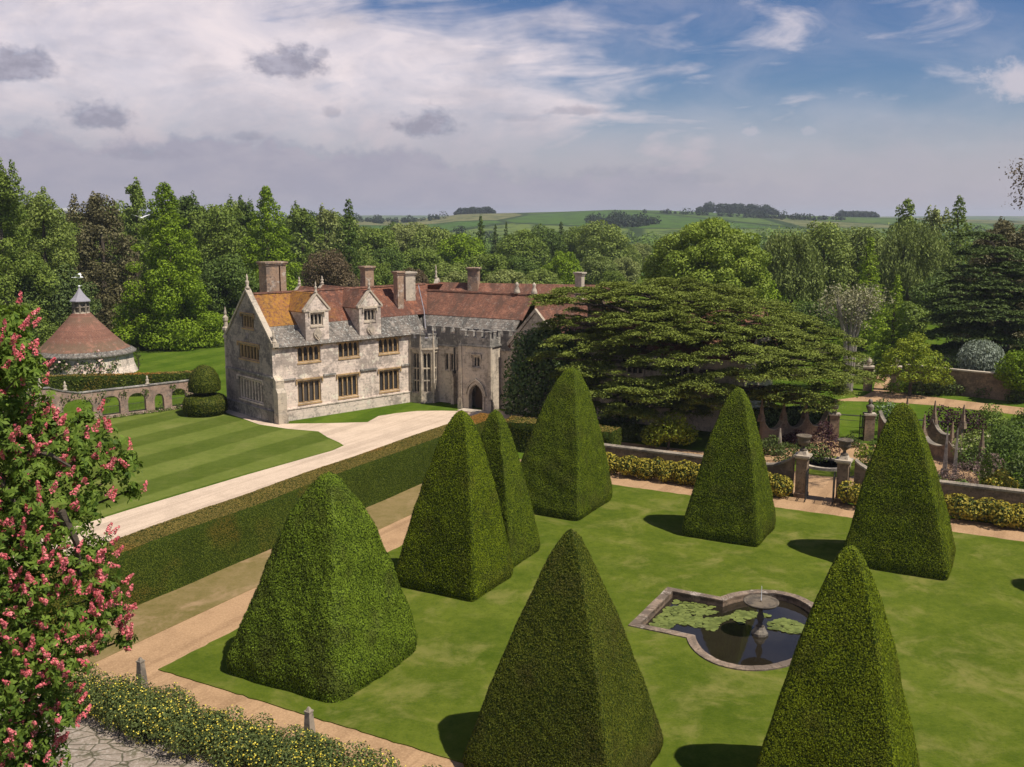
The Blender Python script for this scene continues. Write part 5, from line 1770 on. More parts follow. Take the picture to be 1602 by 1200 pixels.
def round_clumps(H, R, n, rng, z0=0.12, k=0.36, flat=0.8):
    out = [(0, 0, H * (0.55 + z0 / 2), R * 0.55, R * 0.55, H * (1 - z0) * 0.3)]
    zc, hz = H * (1 + z0) / 2, H * (1 - z0) / 2
    for i in range(n):
        u = 1 - 2 * (i + 0.5) / n
        a = i * 2.39996 + rng.normal() * 0.25
        s = math.sqrt(1 - u * u)
        cr = R * k * rng.uniform(0.7, 1.3)
        f = rng.uniform(0.76, 0.92)
        out.append((s * math.cos(a) * (R - cr * 0.8) * f * 1.15, s * math.sin(a) * (R - cr * 0.8) * f * 1.15, zc + u * (hz - cr * 0.6) * f * 1.12, cr, cr, cr * flat * rng.uniform(0.8, 1.1)))
    return out


def cone_clumps(H, R, n, rng, z0=0.03, pw=0.85, k=0.34, flat=0.6, droop=0.0):
    out = []
    for i in range(n):
        q = ((i + 0.5) / n) ** 1.25
        z = H * (z0 + (1 - z0) * q)
        rr_ = R * (1 - q) ** pw
        a = i * 2.39996 + rng.normal() * 0.3
        f = rng.uniform(0.45, 0.95)
        cr = max(R * 0.09, R * k * (1 - q * 0.75) * rng.uniform(0.7, 1.25))
        out.append((math.cos(a) * max(rr_ - cr * 0.5, 0) * f, math.sin(a) * max(rr_ - cr * 0.5, 0) * f, z - droop * f * rr_, cr, cr, cr * flat))
    for q in (0.15, 0.35, 0.55, 0.75, 0.9):
        r_ = max(R * (1 - q) ** pw * 0.6, R * 0.07)
        out.append((0, 0, H * q, r_, r_, H * 0.12))
    return out


def airy_clumps(H, R, n, rng):
    """upright broken crown with a few thin leading shoots"""
    out = []
    for i in range(int(n * 1.7)):
        q = rng.random() ** 0.9
        z = H * (0.06 + 0.88 * q)
        rr_ = R * (1 - q ** 2.4) ** 0.6 * math.sqrt(rng.random()) * 0.95
        a = rng.random() * 6.28
        cr = R * rng.uniform(0.18, 0.36) * (1.1 - 0.55 * q)
        out.append((math.cos(a) * rr_, math.sin(a) * rr_, z, cr, cr, cr * rng.uniform(0.6, 1.1)))
    for i in range(4):
        a = rng.random() * 6.28
        f = rng.uniform(0.05, 0.6) * R
        zt = H * rng.uniform(0.90, 0.99)
        for j in range(5):
            out.append((math.cos(a) * f, math.sin(a) * f, zt - j * H * 0.035, R * (0.07 + 0.055 * j), R * (0.07 + 0.055 * j), H * 0.03))
    return out


def make_tree(name, label, cat, base, clumps, key, leaf, dens, seed, H, bark='bark', tr=None, group=None, aspect=0.6, axis=None, jitter=0.6, up=0.3, inner=0.4, limbs=9):
    rng = np.random.default_rng(seed)
    t = thing(name, (base[0], base[1], base[2] if len(base) > 2 else 0), label, cat, group)
    P, N = clump_points(clumps, dens, rng, inner, jitter, up, 0.3)
    np_mesh('crown', leaves(P, N, leaf, rng, aspect, axis), 4, L[key], t)
    trunk_mesh(t, clumps, H, tr or H * 0.02, bark, rng, limbs)
    return t


def trunk_mesh(t, clumps, H, tr, bark, rng, limbs=9):
    b = np.array(WORLD_LOC[t.name])
    mb = MB()
    ln_ = [b + [0, 0, -0.1], b + [rng.normal() * 0.15, rng.normal() * 0.15, H * 0.3], b + [rng.normal() * 0.25, rng.normal() * 0.25, H * 0.6], b + [rng.normal() * 0.3, 0, H * 0.88]]
    mb.tube(ln_, [tr * 1.3, tr, tr * 0.6, tr * 0.18], 8)
    cs = sorted(clumps, key=lambda q: -(q[3] * q[4]))[:limbs * 2]
    for c in cs[::2]:
        e = b + np.array(c[:3])
        zs = max(H * 0.15, min(c[2] * 0.7, H * 0.75))
        s0 = b + [0, 0, zs]
        mb.tube([s0, (s0 + e) / 2 + [0, 0, 0.06 * H], e], [tr * 0.45, tr * 0.28, tr * 0.08], 5)
    return mb.build('trunk', M[bark], t)


# --- individually shaped trees on the left
def T1(kind, px, Y, top, wpx, key, label, seed, leaf=None, dens=None, cat='tree', n=None, group=None, **kw):
    x, H = tops(px, Y, top)
    R = wpx / 2 / F_PX * Y
    rng = np.random.default_rng(seed)
    if kind == 'round':
        cl_ = round_clumps(H, R, n or 34, rng, kw.pop('z0', 0.1), kw.pop('k', 0.34))
    elif kind == 'cone':
        cl_ = cone_clumps(H, R, n or 70, rng, pw=kw.pop('pw', 0.85), k=kw.pop('k', 0.32), flat=kw.pop('flat', 0.6), droop=kw.pop('droop', 0.0))
    else:
        cl_ = airy_clumps(H, R, n or 48, rng)
    leaf = (leaf or 0.0034 * Y) * 0.76
    return make_tree(kw.pop('name', 'tree'), label, cat, (x, Y, 0), cl_, key, leaf, (dens * 1.5 if dens else 1.55 / leaf ** 2), seed, H, group=group, **kw)


T1('cone', 256, 136, 289, 186, 'tulip', 'tallest bright green conical tree between dovecote and house', 101, 0.42, 12, pw=0.62, k=0.26, name='broadleaf_tree', n=120)
T1('cone', 416, 158, 294, 150, 'tulip', 'second bright green conical tree behind the end chimney', 102, 0.46, 10, pw=0.62, k=0.26, name='broadleaf_tree', n=110)
T1('airy', -5, 118, 252, 130, 'mid', 'tall ragged tree at the left edge, highest on that side', 103, name='broadleaf_tree', n=70)
T1('airy', 62, 128, 288, 120, 'soft', 'loose light green tree right of the tall one at the left edge', 104, name='broadleaf_tree', n=70)
T1('airy', 152, 150, 296, 118, 'brown', 'grey brown conifer with bare trunk behind the dovecote', 105, name='conifer_tree', n=64)
T1('airy', 207, 176, 279, 80, 'mid', 'thin topped tree peeping out right of the grey brown conifer', 106, name='broadleaf_tree')
T1('airy', 294, 180, 297, 90, 'deep', 'dark ragged tree just right of the tallest bright cone', 107, name='broadleaf_tree')
T1('round', 338, 166, 310, 110, 'mid', 'dark rounded tree midway between the two bright cones', 108, name='broadleaf_tree')
T1('airy', 378, 190, 303, 70, 'deep', 'thin dark tree left of the second bright cone', 109, name='broadleaf_tree')
T1('round', 352, 150, 395, 100, 'deep', 'deep green tree filling the gap low between the bright cones', 110, name='broadleaf_tree')
T1('airy', 470, 205, 316, 80, 'mid', 'loose tree rising above the copper coloured tree', 111, name='broadleaf_tree')
T1('airy', 508, 214, 320, 70, 'grey', 'greyish loose tree left of the dark cone', 112, name='broadleaf_tree')
T1('cone', 545, 178, 312, 92, 'deep', 'dark pointed tree standing against the blue far hills', 113, pw=0.7, name='conifer_tree')
T1('round', 516, 142, 386, 96, 'copper', 'round copper brown tree above the house roof', 114, 0.36, 16, name='copper_beech', n=44)
T1('round', 20, 122, 408, 170, 'conifer', 'broad black green yew at the left edge', 115, name='yew_tree')
T1('round', 92, 126, 418, 110, 'conifer', 'spreading black green yew left of the lantern', 116, name='yew_tree')
T1('round', 52, 122, 472, 120, 'mid', 'mid green bushy tree touching the left of the dovecote roof', 117, 0.28, 22, name='small_tree', n=40)
T1('round', 10, 104, 500, 90, 'deep', 'dark bushy tree behind the pink blossom at the left edge', 118, name='small_tree')
T1('round', 92, 109.5, 552, 46, 'deep', 'dark ivy mound under the left eave of the dovecote', 119, 0.26, 24, name='ivy_mound', cat='bush')
T1('round', 214, 115, 540, 16, 'border', 'upright rose bush at the right side of the dovecote', 120, 0.2, 30, name='rose_bush', cat='bush', n=12)
T1('round', 125, 160, 400, 80, 'brown', 'grey brown bushy conifer low behind the lantern', 121, name='conifer_tree')
T1('round', 30, 150, 330, 110, 'mid', 'rounded green tree behind the two loose trees at left', 122, name='broadleaf_tree')
T1('round', 90, 175, 335, 80, 'soft', 'pale green tree below the white far buildings', 123, name='broadleaf_tree')
T1('round', 445, 150, 440, 90, 'tulip', 'bright leafy tree low behind the double chimney', 124, name='broadleaf_tree')
T1('round', 300, 160, 430, 80, 'mid', 'green tree low behind the right skirt of the tallest cone', 125, name='broadleaf_tree')

# --- wood behind the house, tree by tree
WOOD = [
    (110, 215, 332, 110, 'round', 'mid', 'rounded tree behind the grey brown conifer on the left skyline'),
    (185, 225, 318, 110, 'round', 'soft', 'pale tree behind, between grey brown conifer and tallest cone'),
    (290, 230, 316, 110, 'round', 'mid', 'rounded backing tree right of the tallest cone'),
    (360, 235, 318, 110, 'round', 'soft', 'pale backing tree left of the second bright cone'),
    (470, 240, 330, 100, 'round', 'deep', 'dark backing tree right of the second bright cone'),
    (530, 250, 335, 90, 'round', 'soft', 'pale backing tree left of the dark pointed tree'),
    (20, 200, 300, 120, 'round', 'mid', 'big backing tree at the left end of the skyline'),  # px, Y, top, width px, kind, colour, label
    (585, 235, 352, 90, 'round', 'mid', 'green tree right of the dark pointed tree'),
    (640, 265, 345, 110, 'round', 'grey', 'broad greyish tree on the skyline left of the hill'),
    (600, 205, 385, 80, 'round', 'deep', 'dark green tree above the second chimney'),
    (680, 255, 352, 90, 'round', 'soft', 'pale rounded tree below the hilltop clump'),
    (655, 215, 385, 90, 'round', 'mid', 'mid green tree above the pair of tall chimneys'),
    (725, 240, 362, 95, 'round', 'tulip', 'bright green tree below the hillside left part'),
    (752, 262, 338, 44, 'cone', 'deep', 'narrow pointed tree breaking the hill line'),
    (775, 275, 352, 34, 'cone', 'conifer', 'small black conifer right of the narrow pointed tree'),
    (792, 290, 347, 26, 'cone', 'conifer', 'tiny black conifer on the wood edge'),
    (700, 195, 408, 90, 'round', 'soft', 'soft green tree left of the rear ridge chimney'),
    (765, 205, 392, 90, 'round', 'mid', 'wide green tree right above the rear ridge chimney'),
    (815, 250, 358, 90, 'round', 'mid', 'domed green tree under the middle of the hill'),
    (812, 205, 398, 70, 'round', 'deep', 'dark green tree over the rear roof'),
    (850, 270, 352, 74, 'round', 'deep', 'dark domed tree before the grassy hillside'),
    (878, 290, 347, 44, 'cone', 'conifer', 'dark thin spire tree left of the big skyline dome'),
    (905, 285, 352, 70, 'round', 'mid', 'green domed tree beside the big skyline dome'),
    (940, 262, 347, 96, 'round', 'soft', 'big domed pale tree at the right end of the wood'),
    (882, 196, 390, 70, 'round', 'tulip', 'very bright green tree above the small end chimney'),
    (935, 215, 398, 70, 'round', 'willow', 'pale willowy tree right of the very bright tree'),
    (975, 235, 400, 60, 'round', 'grey', 'grey green tree by the open meadow strip'),
    (960, 190, 420, 46, 'round', 'mid', 'small round bush tree on the meadow edge'),
    (720, 178, 422, 80, 'round', 'grey', 'greyish thicket tree just behind the rear roof chimney'),
    (790, 176, 420, 90, 'round', 'grey', 'greyish thicket tree behind the middle of the rear roof'),
    (845, 182, 418, 70, 'round', 'soft', 'pale thicket tree behind the right of the rear roof'),
    (645, 175, 418, 60, 'round', 'copper', 'brownish thicket tree behind the pale square chimney'),
    (590, 172, 408, 70, 'round', 'mid', 'green thicket tree directly behind the second chimney'),
    (560, 190, 390, 60, 'round', 'soft', 'pale green tree right beside the copper brown tree'),
    (615, 300, 348, 70, 'round', 'deep', 'distant dark tree below the blue hills'),
    (570, 320, 350, 60, 'round', 'mid', 'distant tree right of the dark cone on the plain'),
    (1000, 300, 378, 50, 'round', 'grey', 'distant grey tree left of the great chestnut'),
    (985, 270, 385, 44, 'round', 'soft', 'pale tree in the gap left of the great chestnut'),
]
PROTO = {}


def proto(kind, key, v):
    """meshes of a unit-height tree, shared by the trees of the wood"""
    kk = (kind, key, v)
    if kk not in PROTO:
        rng = np.random.default_rng(900 + v * 7 + len(PROTO))
        H = 14.0
        R = 6.5 if kind == 'round' else 3.2
        cl_ = round_clumps(H, R, 34, rng, 0.02, 0.33) if kind == 'round' else cone_clumps(H, R, 44, rng, pw=0.7)
        P, N = clump_points(cl_, 10.0 if kind == 'round' else 18.0, rng, 0.4, 0.6, 0.3, 0.3)
        PROTO[kk] = (leaves(P, N, 0.48 if kind == 'round' else 0.38, rng), cl_, H, R)
    return PROTO[kk]


for i, (px, Y, top, w, kind, key, lab) in enumerate(WOOD):
    x, H = tops(px, Y, top)
    v, cl_, H0, R0 = proto(kind, key, i % 2)
    R = w / 2 / F_PX * Y
    t = thing('wood_tree', (x, Y, 0), lab, 'tree', 'trees of the wood behind the house')
    o = np_mesh('crown', v, 4, L[key], t)
    tm = MB().tube([(x, Y, -0.1), (x + 0.2, Y, H0 * 0.4), (x, Y, H0 * 0.85)], [0.35, 0.25, 0.08], 6).build('trunk', M['bark'], t)
    t.scale = (R / R0, R / R0, H / H0)
    t.rotation_euler = (0, 0, i * 1.7)

# --- right-hand side
T1('round', 1108, 128, 337, 200, 'chestnut', 'great domed horse chestnut behind the cedar', 201, 0.44, 15, name='horse_chestnut', n=90, z0=0.05, k=0.22)


def willow(px, Y, top, w, label, seed, key='willow', base=(0, 0, 0)):
    x, H = tops(px, Y, top)
    R = w / 2 / F_PX * Y
    rng = np.random.default_rng(seed)
    t = thing('weeping_willow', (x, Y, 0), label, 'tree', 'weeping willows')
    P = []
    for k in range(80):
        a = rng.random() * 6.28
        v = rng.random()
        f = math.sqrt(rng.random()) * (1.0 if v < 0.6 else 0.9)
        c = np.array([math.cos(a) * f * R, math.sin(a) * f * R, H * (1 - 0.5 * f ** 2.6) * (1.0 if v < 0.55 else rng.uniform(0.5, 0.9)) - rng.random() * 0.8])
        for s_ in range(26):
            o = c + rng.normal(size=3) * [R * 0.11, R * 0.11, 0.6]
            ln_ = rng.uniform(0.12, 0.38) * o[2]
            m_ = max(1, int(ln_ / 0.38))
            zz = o[2] - np.arange(m_) * 0.38 + rng.random() * 0.3
            out_ = 0.12 * np.arange(m_)
            P.append(np.stack([o[0] + math.cos(a) * out_ * 0.5 + rng.normal(size=m_) * 0.16, o[1] + math.sin(a) * out_ * 0.5 + rng.normal(size=m_) * 0.16, zz], 1))
    P = np.concatenate(P)
    P = P[P[:, 2] > 0.3]
    N = unit(rng.normal(size=P.shape) * [1, 1, 0.5] + P * [1, 1, 0] / R * 0.5 + [0, 0, 0.35])
    np_mesh('crown', leaves(P, N, 0.5, rng, 0.42, np.array([0, 0, -0.8])), 4, L[key], t)
    trunk_mesh(t, [(0, 0, H * .7, 2, 2, 2), (R * .4, 0, H * .7, 2, 2, 2), (-R * .4, 0, H * .7, 2, 2, 2), (0, -R * .4, H * .75, 2, 2, 2)], H, 0.4, 'bark', rng, 4)


willow(1242, 150, 366, 96, 'leftmost weeping willow, beside the great chestnut', 211)
T1('round', 1292, 165, 345, 100, 'soft', 'rounded soft green tree left of the lime green larch', 212, name='broadleaf_tree', n=44)
T1('round', 1350, 172, 352, 110, 'willow', 'soft olive tree directly behind the pale pollard', 213, name='broadleaf_tree', n=44)
willow(1430, 160, 350, 120, 'broad weeping willow right of the lime green tree', 214)
willow(1218, 168, 372, 60, 'small grey weeping willow half behind the chestnut', 215, 'grey')
T1('cone', 1420, 180, 313, 116, 'mid', 'pointed dark tree above the willows', 221, pw=0.5, n=90, name='conifer_tree')
T1('airy', 1466, 185, 320, 70, 'grey', 'thin grey loose tree between two darker pointed trees', 222, name='broadleaf_tree')
T1('cone', 1502, 170, 309, 86, 'mid', 'tall dark point beside the brown pine', 223, pw=0.45, n=90, name='conifer_tree')
T1('cone', 1362, 132, 372, 130, 'larch', 'lime green feathery larch between the willows', 224, 0.34, 15, pw=0.95, flat=0.35, droop=0.05, name='larch_tree', n=100, k=0.22)
T1('cone', 1405, 118, 430, 96, 'larch', 'lower lime green larch right of the pollard', 225, 0.32, 16, pw=0.8, flat=0.4, name='larch_tree', k=0.24)
T1('airy', 1572, 128, 342, 150, 'brown', 'brown green pine leaning in at the right edge', 226, 0.4, 11, name='pine_tree', n=80)
x, H = tops(1430, 97.5, 518)
make_tree('small_tree', 'yellow green spreading tree beside the far gateway', 'tree', (x, 97.5, 0),
          [(0, 0, 5.0, 1.7, 1.6, 0.9), (-1.6, -0.3, 4.2, 1.5, 1.4, 0.8), (1.5, -0.2, 4.0, 1.5, 1.4, 0.8), (-2.6, -0.6, 3.0, 1.3, 1.2, 0.7), (2.5, -0.4, 2.9, 1.4, 1.2, 0.8), (0.2, -1.3, 3.4, 1.6, 1.1, 0.7), (-0.9, -1.6, 2.3, 1.3, 1.0, 0.6), (1.2, -1.5, 2.2, 1.3, 1.0, 0.6), (0.4, 0.2, 5.9, 1.0, 1.0, 0.6), (-3.3, -0.3, 2.0, 0.9, 0.9, 0.5), (3.2, -0.6, 1.8, 0.9, 0.9, 0.6), (-0.8, 0.2, 5.4, 0.9, 0.9, 0.5)], 'maple', 0.22, 44, 227, H, tr=0.14)
T1('round', 1600, 94, 545, 74, 'tulip', 'light green small tree at the right edge by the wall', 228, 0.3, 18, name='small_tree', z0=0.2)
T1('round', 1412, 140, 470, 90, 'mid', 'green tree low behind the yellow green one', 229, name='broadleaf_tree')
T1('round', 1490, 150, 430, 120, 'deep', 'dark tree filling behind the right cedar', 230, name='broadleaf_tree')
T1('round', 1270, 140, 470, 90, 'deep', 'dark tree below the leftmost willows', 231, name='broadleaf_tree')
T1('round', 1180, 145, 420, 90, 'tulip', 'bright green skirt tree right of the great chestnut', 232, name='broadleaf_tree')
T1('round', 1620, 150, 380, 120, 'mid', 'green tree past the right edge behind the pine', 233, name='broadleaf_tree')
# silver pear
x, H = tops(1537, 100, 529)
rng = np.random.default_rng(240)
make_tree('silver_pear', 'weeping silver leaved pear in front of the far wall', 'tree', (x, 100, 0), [(0, 0, H * 0.62, 2.3, 2.3, H * 0.36), (-0.9, -0.5, H * 0.5, 1.3, 1.3, 1.6), (1.0, -0.4, H * 0.5, 1.3, 1.3, 1.6), (0, -1, H * 0.45, 1.4, 1.0, 1.5)], 'silver', 0.3, 60, 240, H, aspect=0.35, axis=np.array([0, 0, -1.0]), tr=0.12)
# pale pollard with forking grey limbs
x, H = tops(1336, 100, 446)
t = thing('pollard_tree', (x, 100, 0), 'pale pollard with bare forking grey limbs and cream leaves', 'tree')
rng = np.random.default_rng(241)
mb = MB()
P, N = [], []
bt = np.array([x, 100.0, 0])
for k in range(9):
    a = k * 0.7 + rng.random() * 0.3
    sp = rng.uniform(0.5, 2.6)
    e = bt + np.array([math.cos(a) * sp, math.sin(a) * sp, H * rng.uniform(0.74, 0.93)])
    m_ = bt + np.array([math.cos(a) * sp * 0.35, math.sin(a) * sp * 0.35, H * 0.5])
    mb.tube([bt + [math.cos(a) * 0.25, math.sin(a) * 0.25, 0], m_, e], [0.24, 0.17, 0.08], 6)
    for j in range(4):
        f = e + rng.normal(size=3) * [0.9, 0.9, 0.6]
        mb.tube([m_ + (e - m_) * rng.uniform(0.3, 1), f], [0.06, 0.02], 5)
        P.append(f + rng.normal(size=(70, 3)) * [0.5, 0.5, 0.45])
P = np.concatenate(P)
np_mesh('crown', leaves(P, unit(rng.normal(size=P.shape) + [0, -0.2, 0.6]), 0.26, rng), 4, L['cream'], t, True)
mb.build('trunk', M['bark_pale'], t)
bush('ivy_bush', 'pale ivy bush at the foot of the far gateway pier', 'bush', G(1350, 600), [(0, 0, 1.6, 1.2, 1.0, 1.5), (-1, 0, 1.2, 1, 1, 1.2)], 'cream', 0.24, 30, 242)


# --- cedars: tiers of flat sprays on spreading limbs
def spray_pads(pads, key, leaf, dens, seed, t):
    rng = np.random.default_rng(seed)
    Ps, Ns, Ax = [], [], []
    for (c, rx, ry, th, out) in pads:
        c = np.array(c)
        n_sub = max(6, int(rx * ry * 4.5))
        for k in range(n_sub):
            a = rng.random() * 6.28
            f = math.sqrt(rng.random())
            s = c + np.array([math.cos(a) * f * rx, math.sin(a) * f * ry, (1 - f * f) * th + rng.normal() * 0.12 - f ** 3 * th * 0.6])
            r = rng.uniform(0.35, 0.75)
            n = int(dens * r * r)
            d = rng.normal(size=(n, 3)) * [r * 0.6, r * 0.6, 0.045]
            d[:, 2] -= (d[:, 0] ** 2 + d[:, 1] ** 2) * 0.16
            Ps.append(s + d)
            Ns.append(unit(np.array([0, 0, 1.0]) + rng.normal(size=(n, 3)) * 0.36))
    P, N = np.concatenate(Ps), np.concatenate(Ns)
    np_mesh('crown', leaves(P, N, leaf, rng, 0.45), 4, L[key], t, True)


def cedar(label, bx, by, rows_, key, seed, leaf, dens, limb=0.3, name='cedar_tree', trunk_h=9.5):
    t = thing(name, (bx, by, 0), label, 'tree')
    rng = np.random.default_rng(seed)
    pads = []
    mb = MB()
    b = np.array([bx, by, 0.0])
    mb.tube([b + Z * -0.1, b + [0.2, 0, 2.5], b + [-0.4, 0.3, 6.0], b + [-0.2, 0.2, trunk_h]], [1.0, 0.8, 0.55, 0.2], 10)
    for (px, py, wpx, Y) in rows_:
        c = D(px, py, Y)
        rx = wpx / 2 / F_PX * Y
        ry = rx * rng.uniform(0.65, 0.9)
        pads.append((c, rx, ry, rx * 0.14 + 0.1, 1))
        s0 = b + Z * max(1.5, min(trunk_h * 0.92, c[2] * 0.72))
        m_ = s0 * 0.45 + c * 0.55 + Z * (0.1 * c[2] - 0.3)
        rad = limb * (0.5 + 0.12 * rx)
        mb.tube([s0, m_, c - Z * 0.1], [rad, rad * 0.65, rad * 0.2], 6)
        for _ in range(3):
            e = c + np.array([rng.uniform(-0.8, 0.8) * rx, rng.uniform(-0.8, 0.8) * ry, 0.05])
            mb.tube([m_ * 0.3 + c * 0.7, e], [rad * 0.3, 0.03], 5)
    spray_pads(pads, key, leaf, dens, seed, t)
    mb.build('trunk', M['bark'], t)


CED = [(930, 600, 110, 82), (985, 612, 120, 82), (1050, 638, 120, 80), (1120, 612, 130, 80), (1185, 622, 110, 79), (900, 585, 90, 84), (1060, 600, 120, 82), (950, 640, 100, 80), (905, 462, 130, 84), (980, 452, 130, 85), (1050, 448, 140, 86), (1120, 458, 130, 87), (1170, 476, 120, 86), (1010, 462, 150, 81), (1090, 470, 150, 81),
       (1215, 497, 130, 86), (1160, 505, 150, 81), (1060, 492, 150, 79), (1000, 500, 130, 78), (1245, 512, 120, 83), (1290, 530, 110, 83), (1200, 525, 150, 79), (1110, 520, 150, 77), (1030, 525, 130, 76),
       (1265, 548, 130, 79), (1315, 560, 90, 81), (1325, 585, 90, 79), (1220, 560, 150, 76), (1150, 552, 140, 75), (940, 545, 100, 79), (900, 530, 90, 81), (980, 535, 90, 77), (930, 575, 100, 78), (1280, 590, 120, 76), (1215, 590, 130, 74.5),
       (1290, 612, 110, 76), (1230, 615, 110, 75), (1160, 588, 110, 74), (1045, 560, 100, 75), (1005, 600, 110, 75), (955, 618, 110, 77), (985, 645, 100, 75.5), (1040, 620, 110, 74.5), (1090, 600, 110, 74.5), (1010, 575, 100, 76), (1110, 630, 90, 75),
       (870, 560, 80, 83), (1130, 490, 140, 90), (1050, 480, 140, 92), (1230, 540, 140, 90), (1000, 520, 130, 90), (1100, 545, 140, 92), (1180, 570, 150, 90), (950, 500, 70, 80), (1255, 628, 90, 75.5), (1300, 635, 60, 75),
       (860, 470, 80, 83.5), (1140, 480, 100, 79), (1210, 480, 60, 88), (960, 560, 110, 86), (1000, 545, 130, 86), (940, 525, 110, 86), (1160, 545, 130, 84), (1080, 530, 140, 84), (890, 505, 100, 85), (1010, 480, 120, 88), (950, 480, 110, 87), (1270, 570, 110, 82)]
bx, by = D(1062, 640, 86)[:2]
cedar('great spreading cedar with flat dark tiers in front of the east range', bx, by, CED, 'cedar', 301, 0.19, 620)
CED2 = [(1545, 395, 110, 113), (1590, 420, 110, 111), (1530, 425, 120, 112), (1500, 450, 110, 111), (1560, 450, 130, 109), (1600, 470, 110, 109), (1520, 475, 130, 109), (1490, 500, 100, 109), (1560, 495, 140, 107),
        (1600, 515, 110, 108), (1515, 520, 120, 108), (1555, 535, 110, 107), (1500, 545, 90, 109), (1600, 555, 90, 108), (1530, 370, 70, 114), (1640, 430, 110, 112), (1650, 500, 110, 110)]
bx, by = D(1562, 600, 112)[:2]
cedar('dark layered cedar behind the silver pear at the right edge', bx, by, CED2, 'conifer', 302, 0.30, 420, 0.28, trunk_h=14)
# twig of a tree that leans in from beyond the right edge
t = thing('leaning_tree', D(1690, 640, 60)[:2].tolist() + [0], 'hanging dark twigs of a tree just beyond the right edge', 'tree')
rng = np.random.default_rng(303)
mb = MB()
c = D(1690, 640, 60)
c[2] = 0
e0 = D(1680, 300, 60)
mb.tube([c, c + Z * 10, e0], [0.45, 0.3, 0.15], 7)
P = []
for (px, py) in [(1594, 268), (1600, 290), (1596, 312), (1610, 260), (1625, 275), (1620, 300), (1640, 285), (1660, 300), (1650, 260), (1680, 270), (1670, 240), (1700, 290), (1640, 320), (1690, 330), (1720, 300)]:
    q = D(px, py, 60 + rng.normal() * 0.8)
    mb.tube([e0, (e0 + q) / 2 + Z * 0.4, q], [0.07, 0.04, 0.015], 5)
    P.append(q + rng.normal(size=(110, 3)) * [0.35, 0.35, 0.35])
for (px, py, r) in [(1720, 260, 1.4), (1760, 320, 1.8), (1800, 250, 1.8), (1740, 200, 1.4), (1820, 340, 1.8), (1780, 400, 1.6), (1720, 380, 1.2)]:
    q = D(px, py, 60.5)
    mb.tube([e0, (e0 + q) / 2 + Z * 0.4, q], [0.09, 0.06, 0.03], 5)
    P.append(q + rng.normal(size=(int(420 * r * r), 3)) * r * 0.55)
P = np.concatenate(P)
np_mesh('crown', leaves(P, unit(rng.normal(size=P.shape)), 0.16, rng), 4, L['copper'], t, True)
mb.build('trunk', M['bark'], t)

# --- shrubs and climbers near the house and in the beds
x0 = D(850, 640, 85.5)
make_tree('magnolia_tree', 'dark glossy evergreen smothering the wall right of the porch', 'tree', (x0[0], 86.2, 0),
          [(0, 0, 3.6, 2.6, 2.2, 3.4), (-1.7, -0.4, 2.6, 1.7, 1.6, 2.6), (1.6, 0, 4.2, 2.0, 1.8, 3.0), (0.2, 0.3, 6.6, 1.8, 1.6, 1.8), (-1.4, 0.2, 5.0, 1.5, 1.4, 2.0), (2.6, 0.3, 3.0, 1.6, 1.6, 2.8), (-2.4, -0.2, 4.2, 1.2, 1.1, 2.0), (-1.6, 0, 6.6, 1.3, 1.2, 1.5), (-2.6, -0.3, 2.0, 1.2, 1.0, 2.0), (0.6, 0.3, 8.0, 0.9, 0.9, 0.9), (1.6, 0.4, 7.2, 1.4, 1.2, 1.3), (2.6, 0.5, 6.2, 1.5, 1.3, 1.6), (-0.6, 0.2, 7.2, 1.1, 1.0, 1.1)], 'magnolia', 0.3, 26, 310, 8)
bush('acer_shrub', 'bright green spreading shrub by the low wall under the cedar', 'shrub', G(1045, 703), [(0, 0, 1.6, 1.5, 1.3, 1.0), (-1.2, 0, 1.1, 1.0, 1, 0.9), (1.2, 0.2, 1.2, 1.2, 1, 0.9), (0.5, 0, 2.3, 1.0, 0.9, 0.7)], 'maple', 0.2, 48, 311, None, None, (0.1, 1.4, 'bark'))
bush('grey_shrub', 'low blue green shrub left of the bright shrub', 'shrub', G(985, 690), [(0, 0, 0.8, 1.0, 0.9, 0.8), (0.8, 0, 0.6, 0.7, 0.7, 0.6)], 'border', 0.18, 50, 312)
bush('purple_shrub', 'spiky purple leaved shrub behind the open gates', 'shrub', G(1282, 722), [(0, 0, 1.4, 1.0, 0.8, 1.2), (0.9, 0, 1.2, 0.7, 0.7, 1.0), (0.3, 0, 2.4, 0.6, 0.6, 0.8)], 'purple', 0.24, 40, 313, aspect=0.3)
bush('bed_shrub', 'dark green shrub in the bed left of the purple one', 'shrub', G(1228, 725), [(0, 0, 0.8, 1.2, 0.8, 0.8), (1.3, 0, 0.9, 1.0, 0.8, 0.9), (2.4, 0, 0.8, 0.9, 0.8, 0.8)], 'border', 0.18, 40, 314)
bush('bed_shrub', 'pale green shrub right of the far iron gate', 'shrub', G(1352, 728), [(0, 0, 0.8, 0.8, 0.7, 0.8)], 'maple', 0.18, 36, 315)
bush('round_shrub', 'dark rounded shrub over the far wall left of the yew pyramid tip', 'shrub', D(1378, 690, 80)[:2].tolist() + [0], [(0, 0, 1.9, 1.3, 1.0, 1.1)], 'magnolia', 0.18, 50, 316)
bush('wall_shrub', 'dusky shrub on the scalloped wall right of the yew pyramid', 'shrub', D(1468, 690, 76.5)[:2].tolist() + [0], [(0, 0, 2.0, 1.3, 1.0, 1.2), (1.4, 0, 2.0, 1.0, 0.9, 1.0), (2.3, -0.4, 1.7, 1.2, 0.9, 1.2)], 'purple', 0.2, 36, 317)
bush('wall_shrub', 'pale flowering shrub beside the slim obelisks', 'shrub', G(1512, 728), [(0, 0, 1.3, 1.2, 1.0, 1.1), (0.7, 0, 1.9, 0.9, 0.8, 0.8)], 'soft', 0.2, 36, 318, None, ('cream', 0.16, 8))
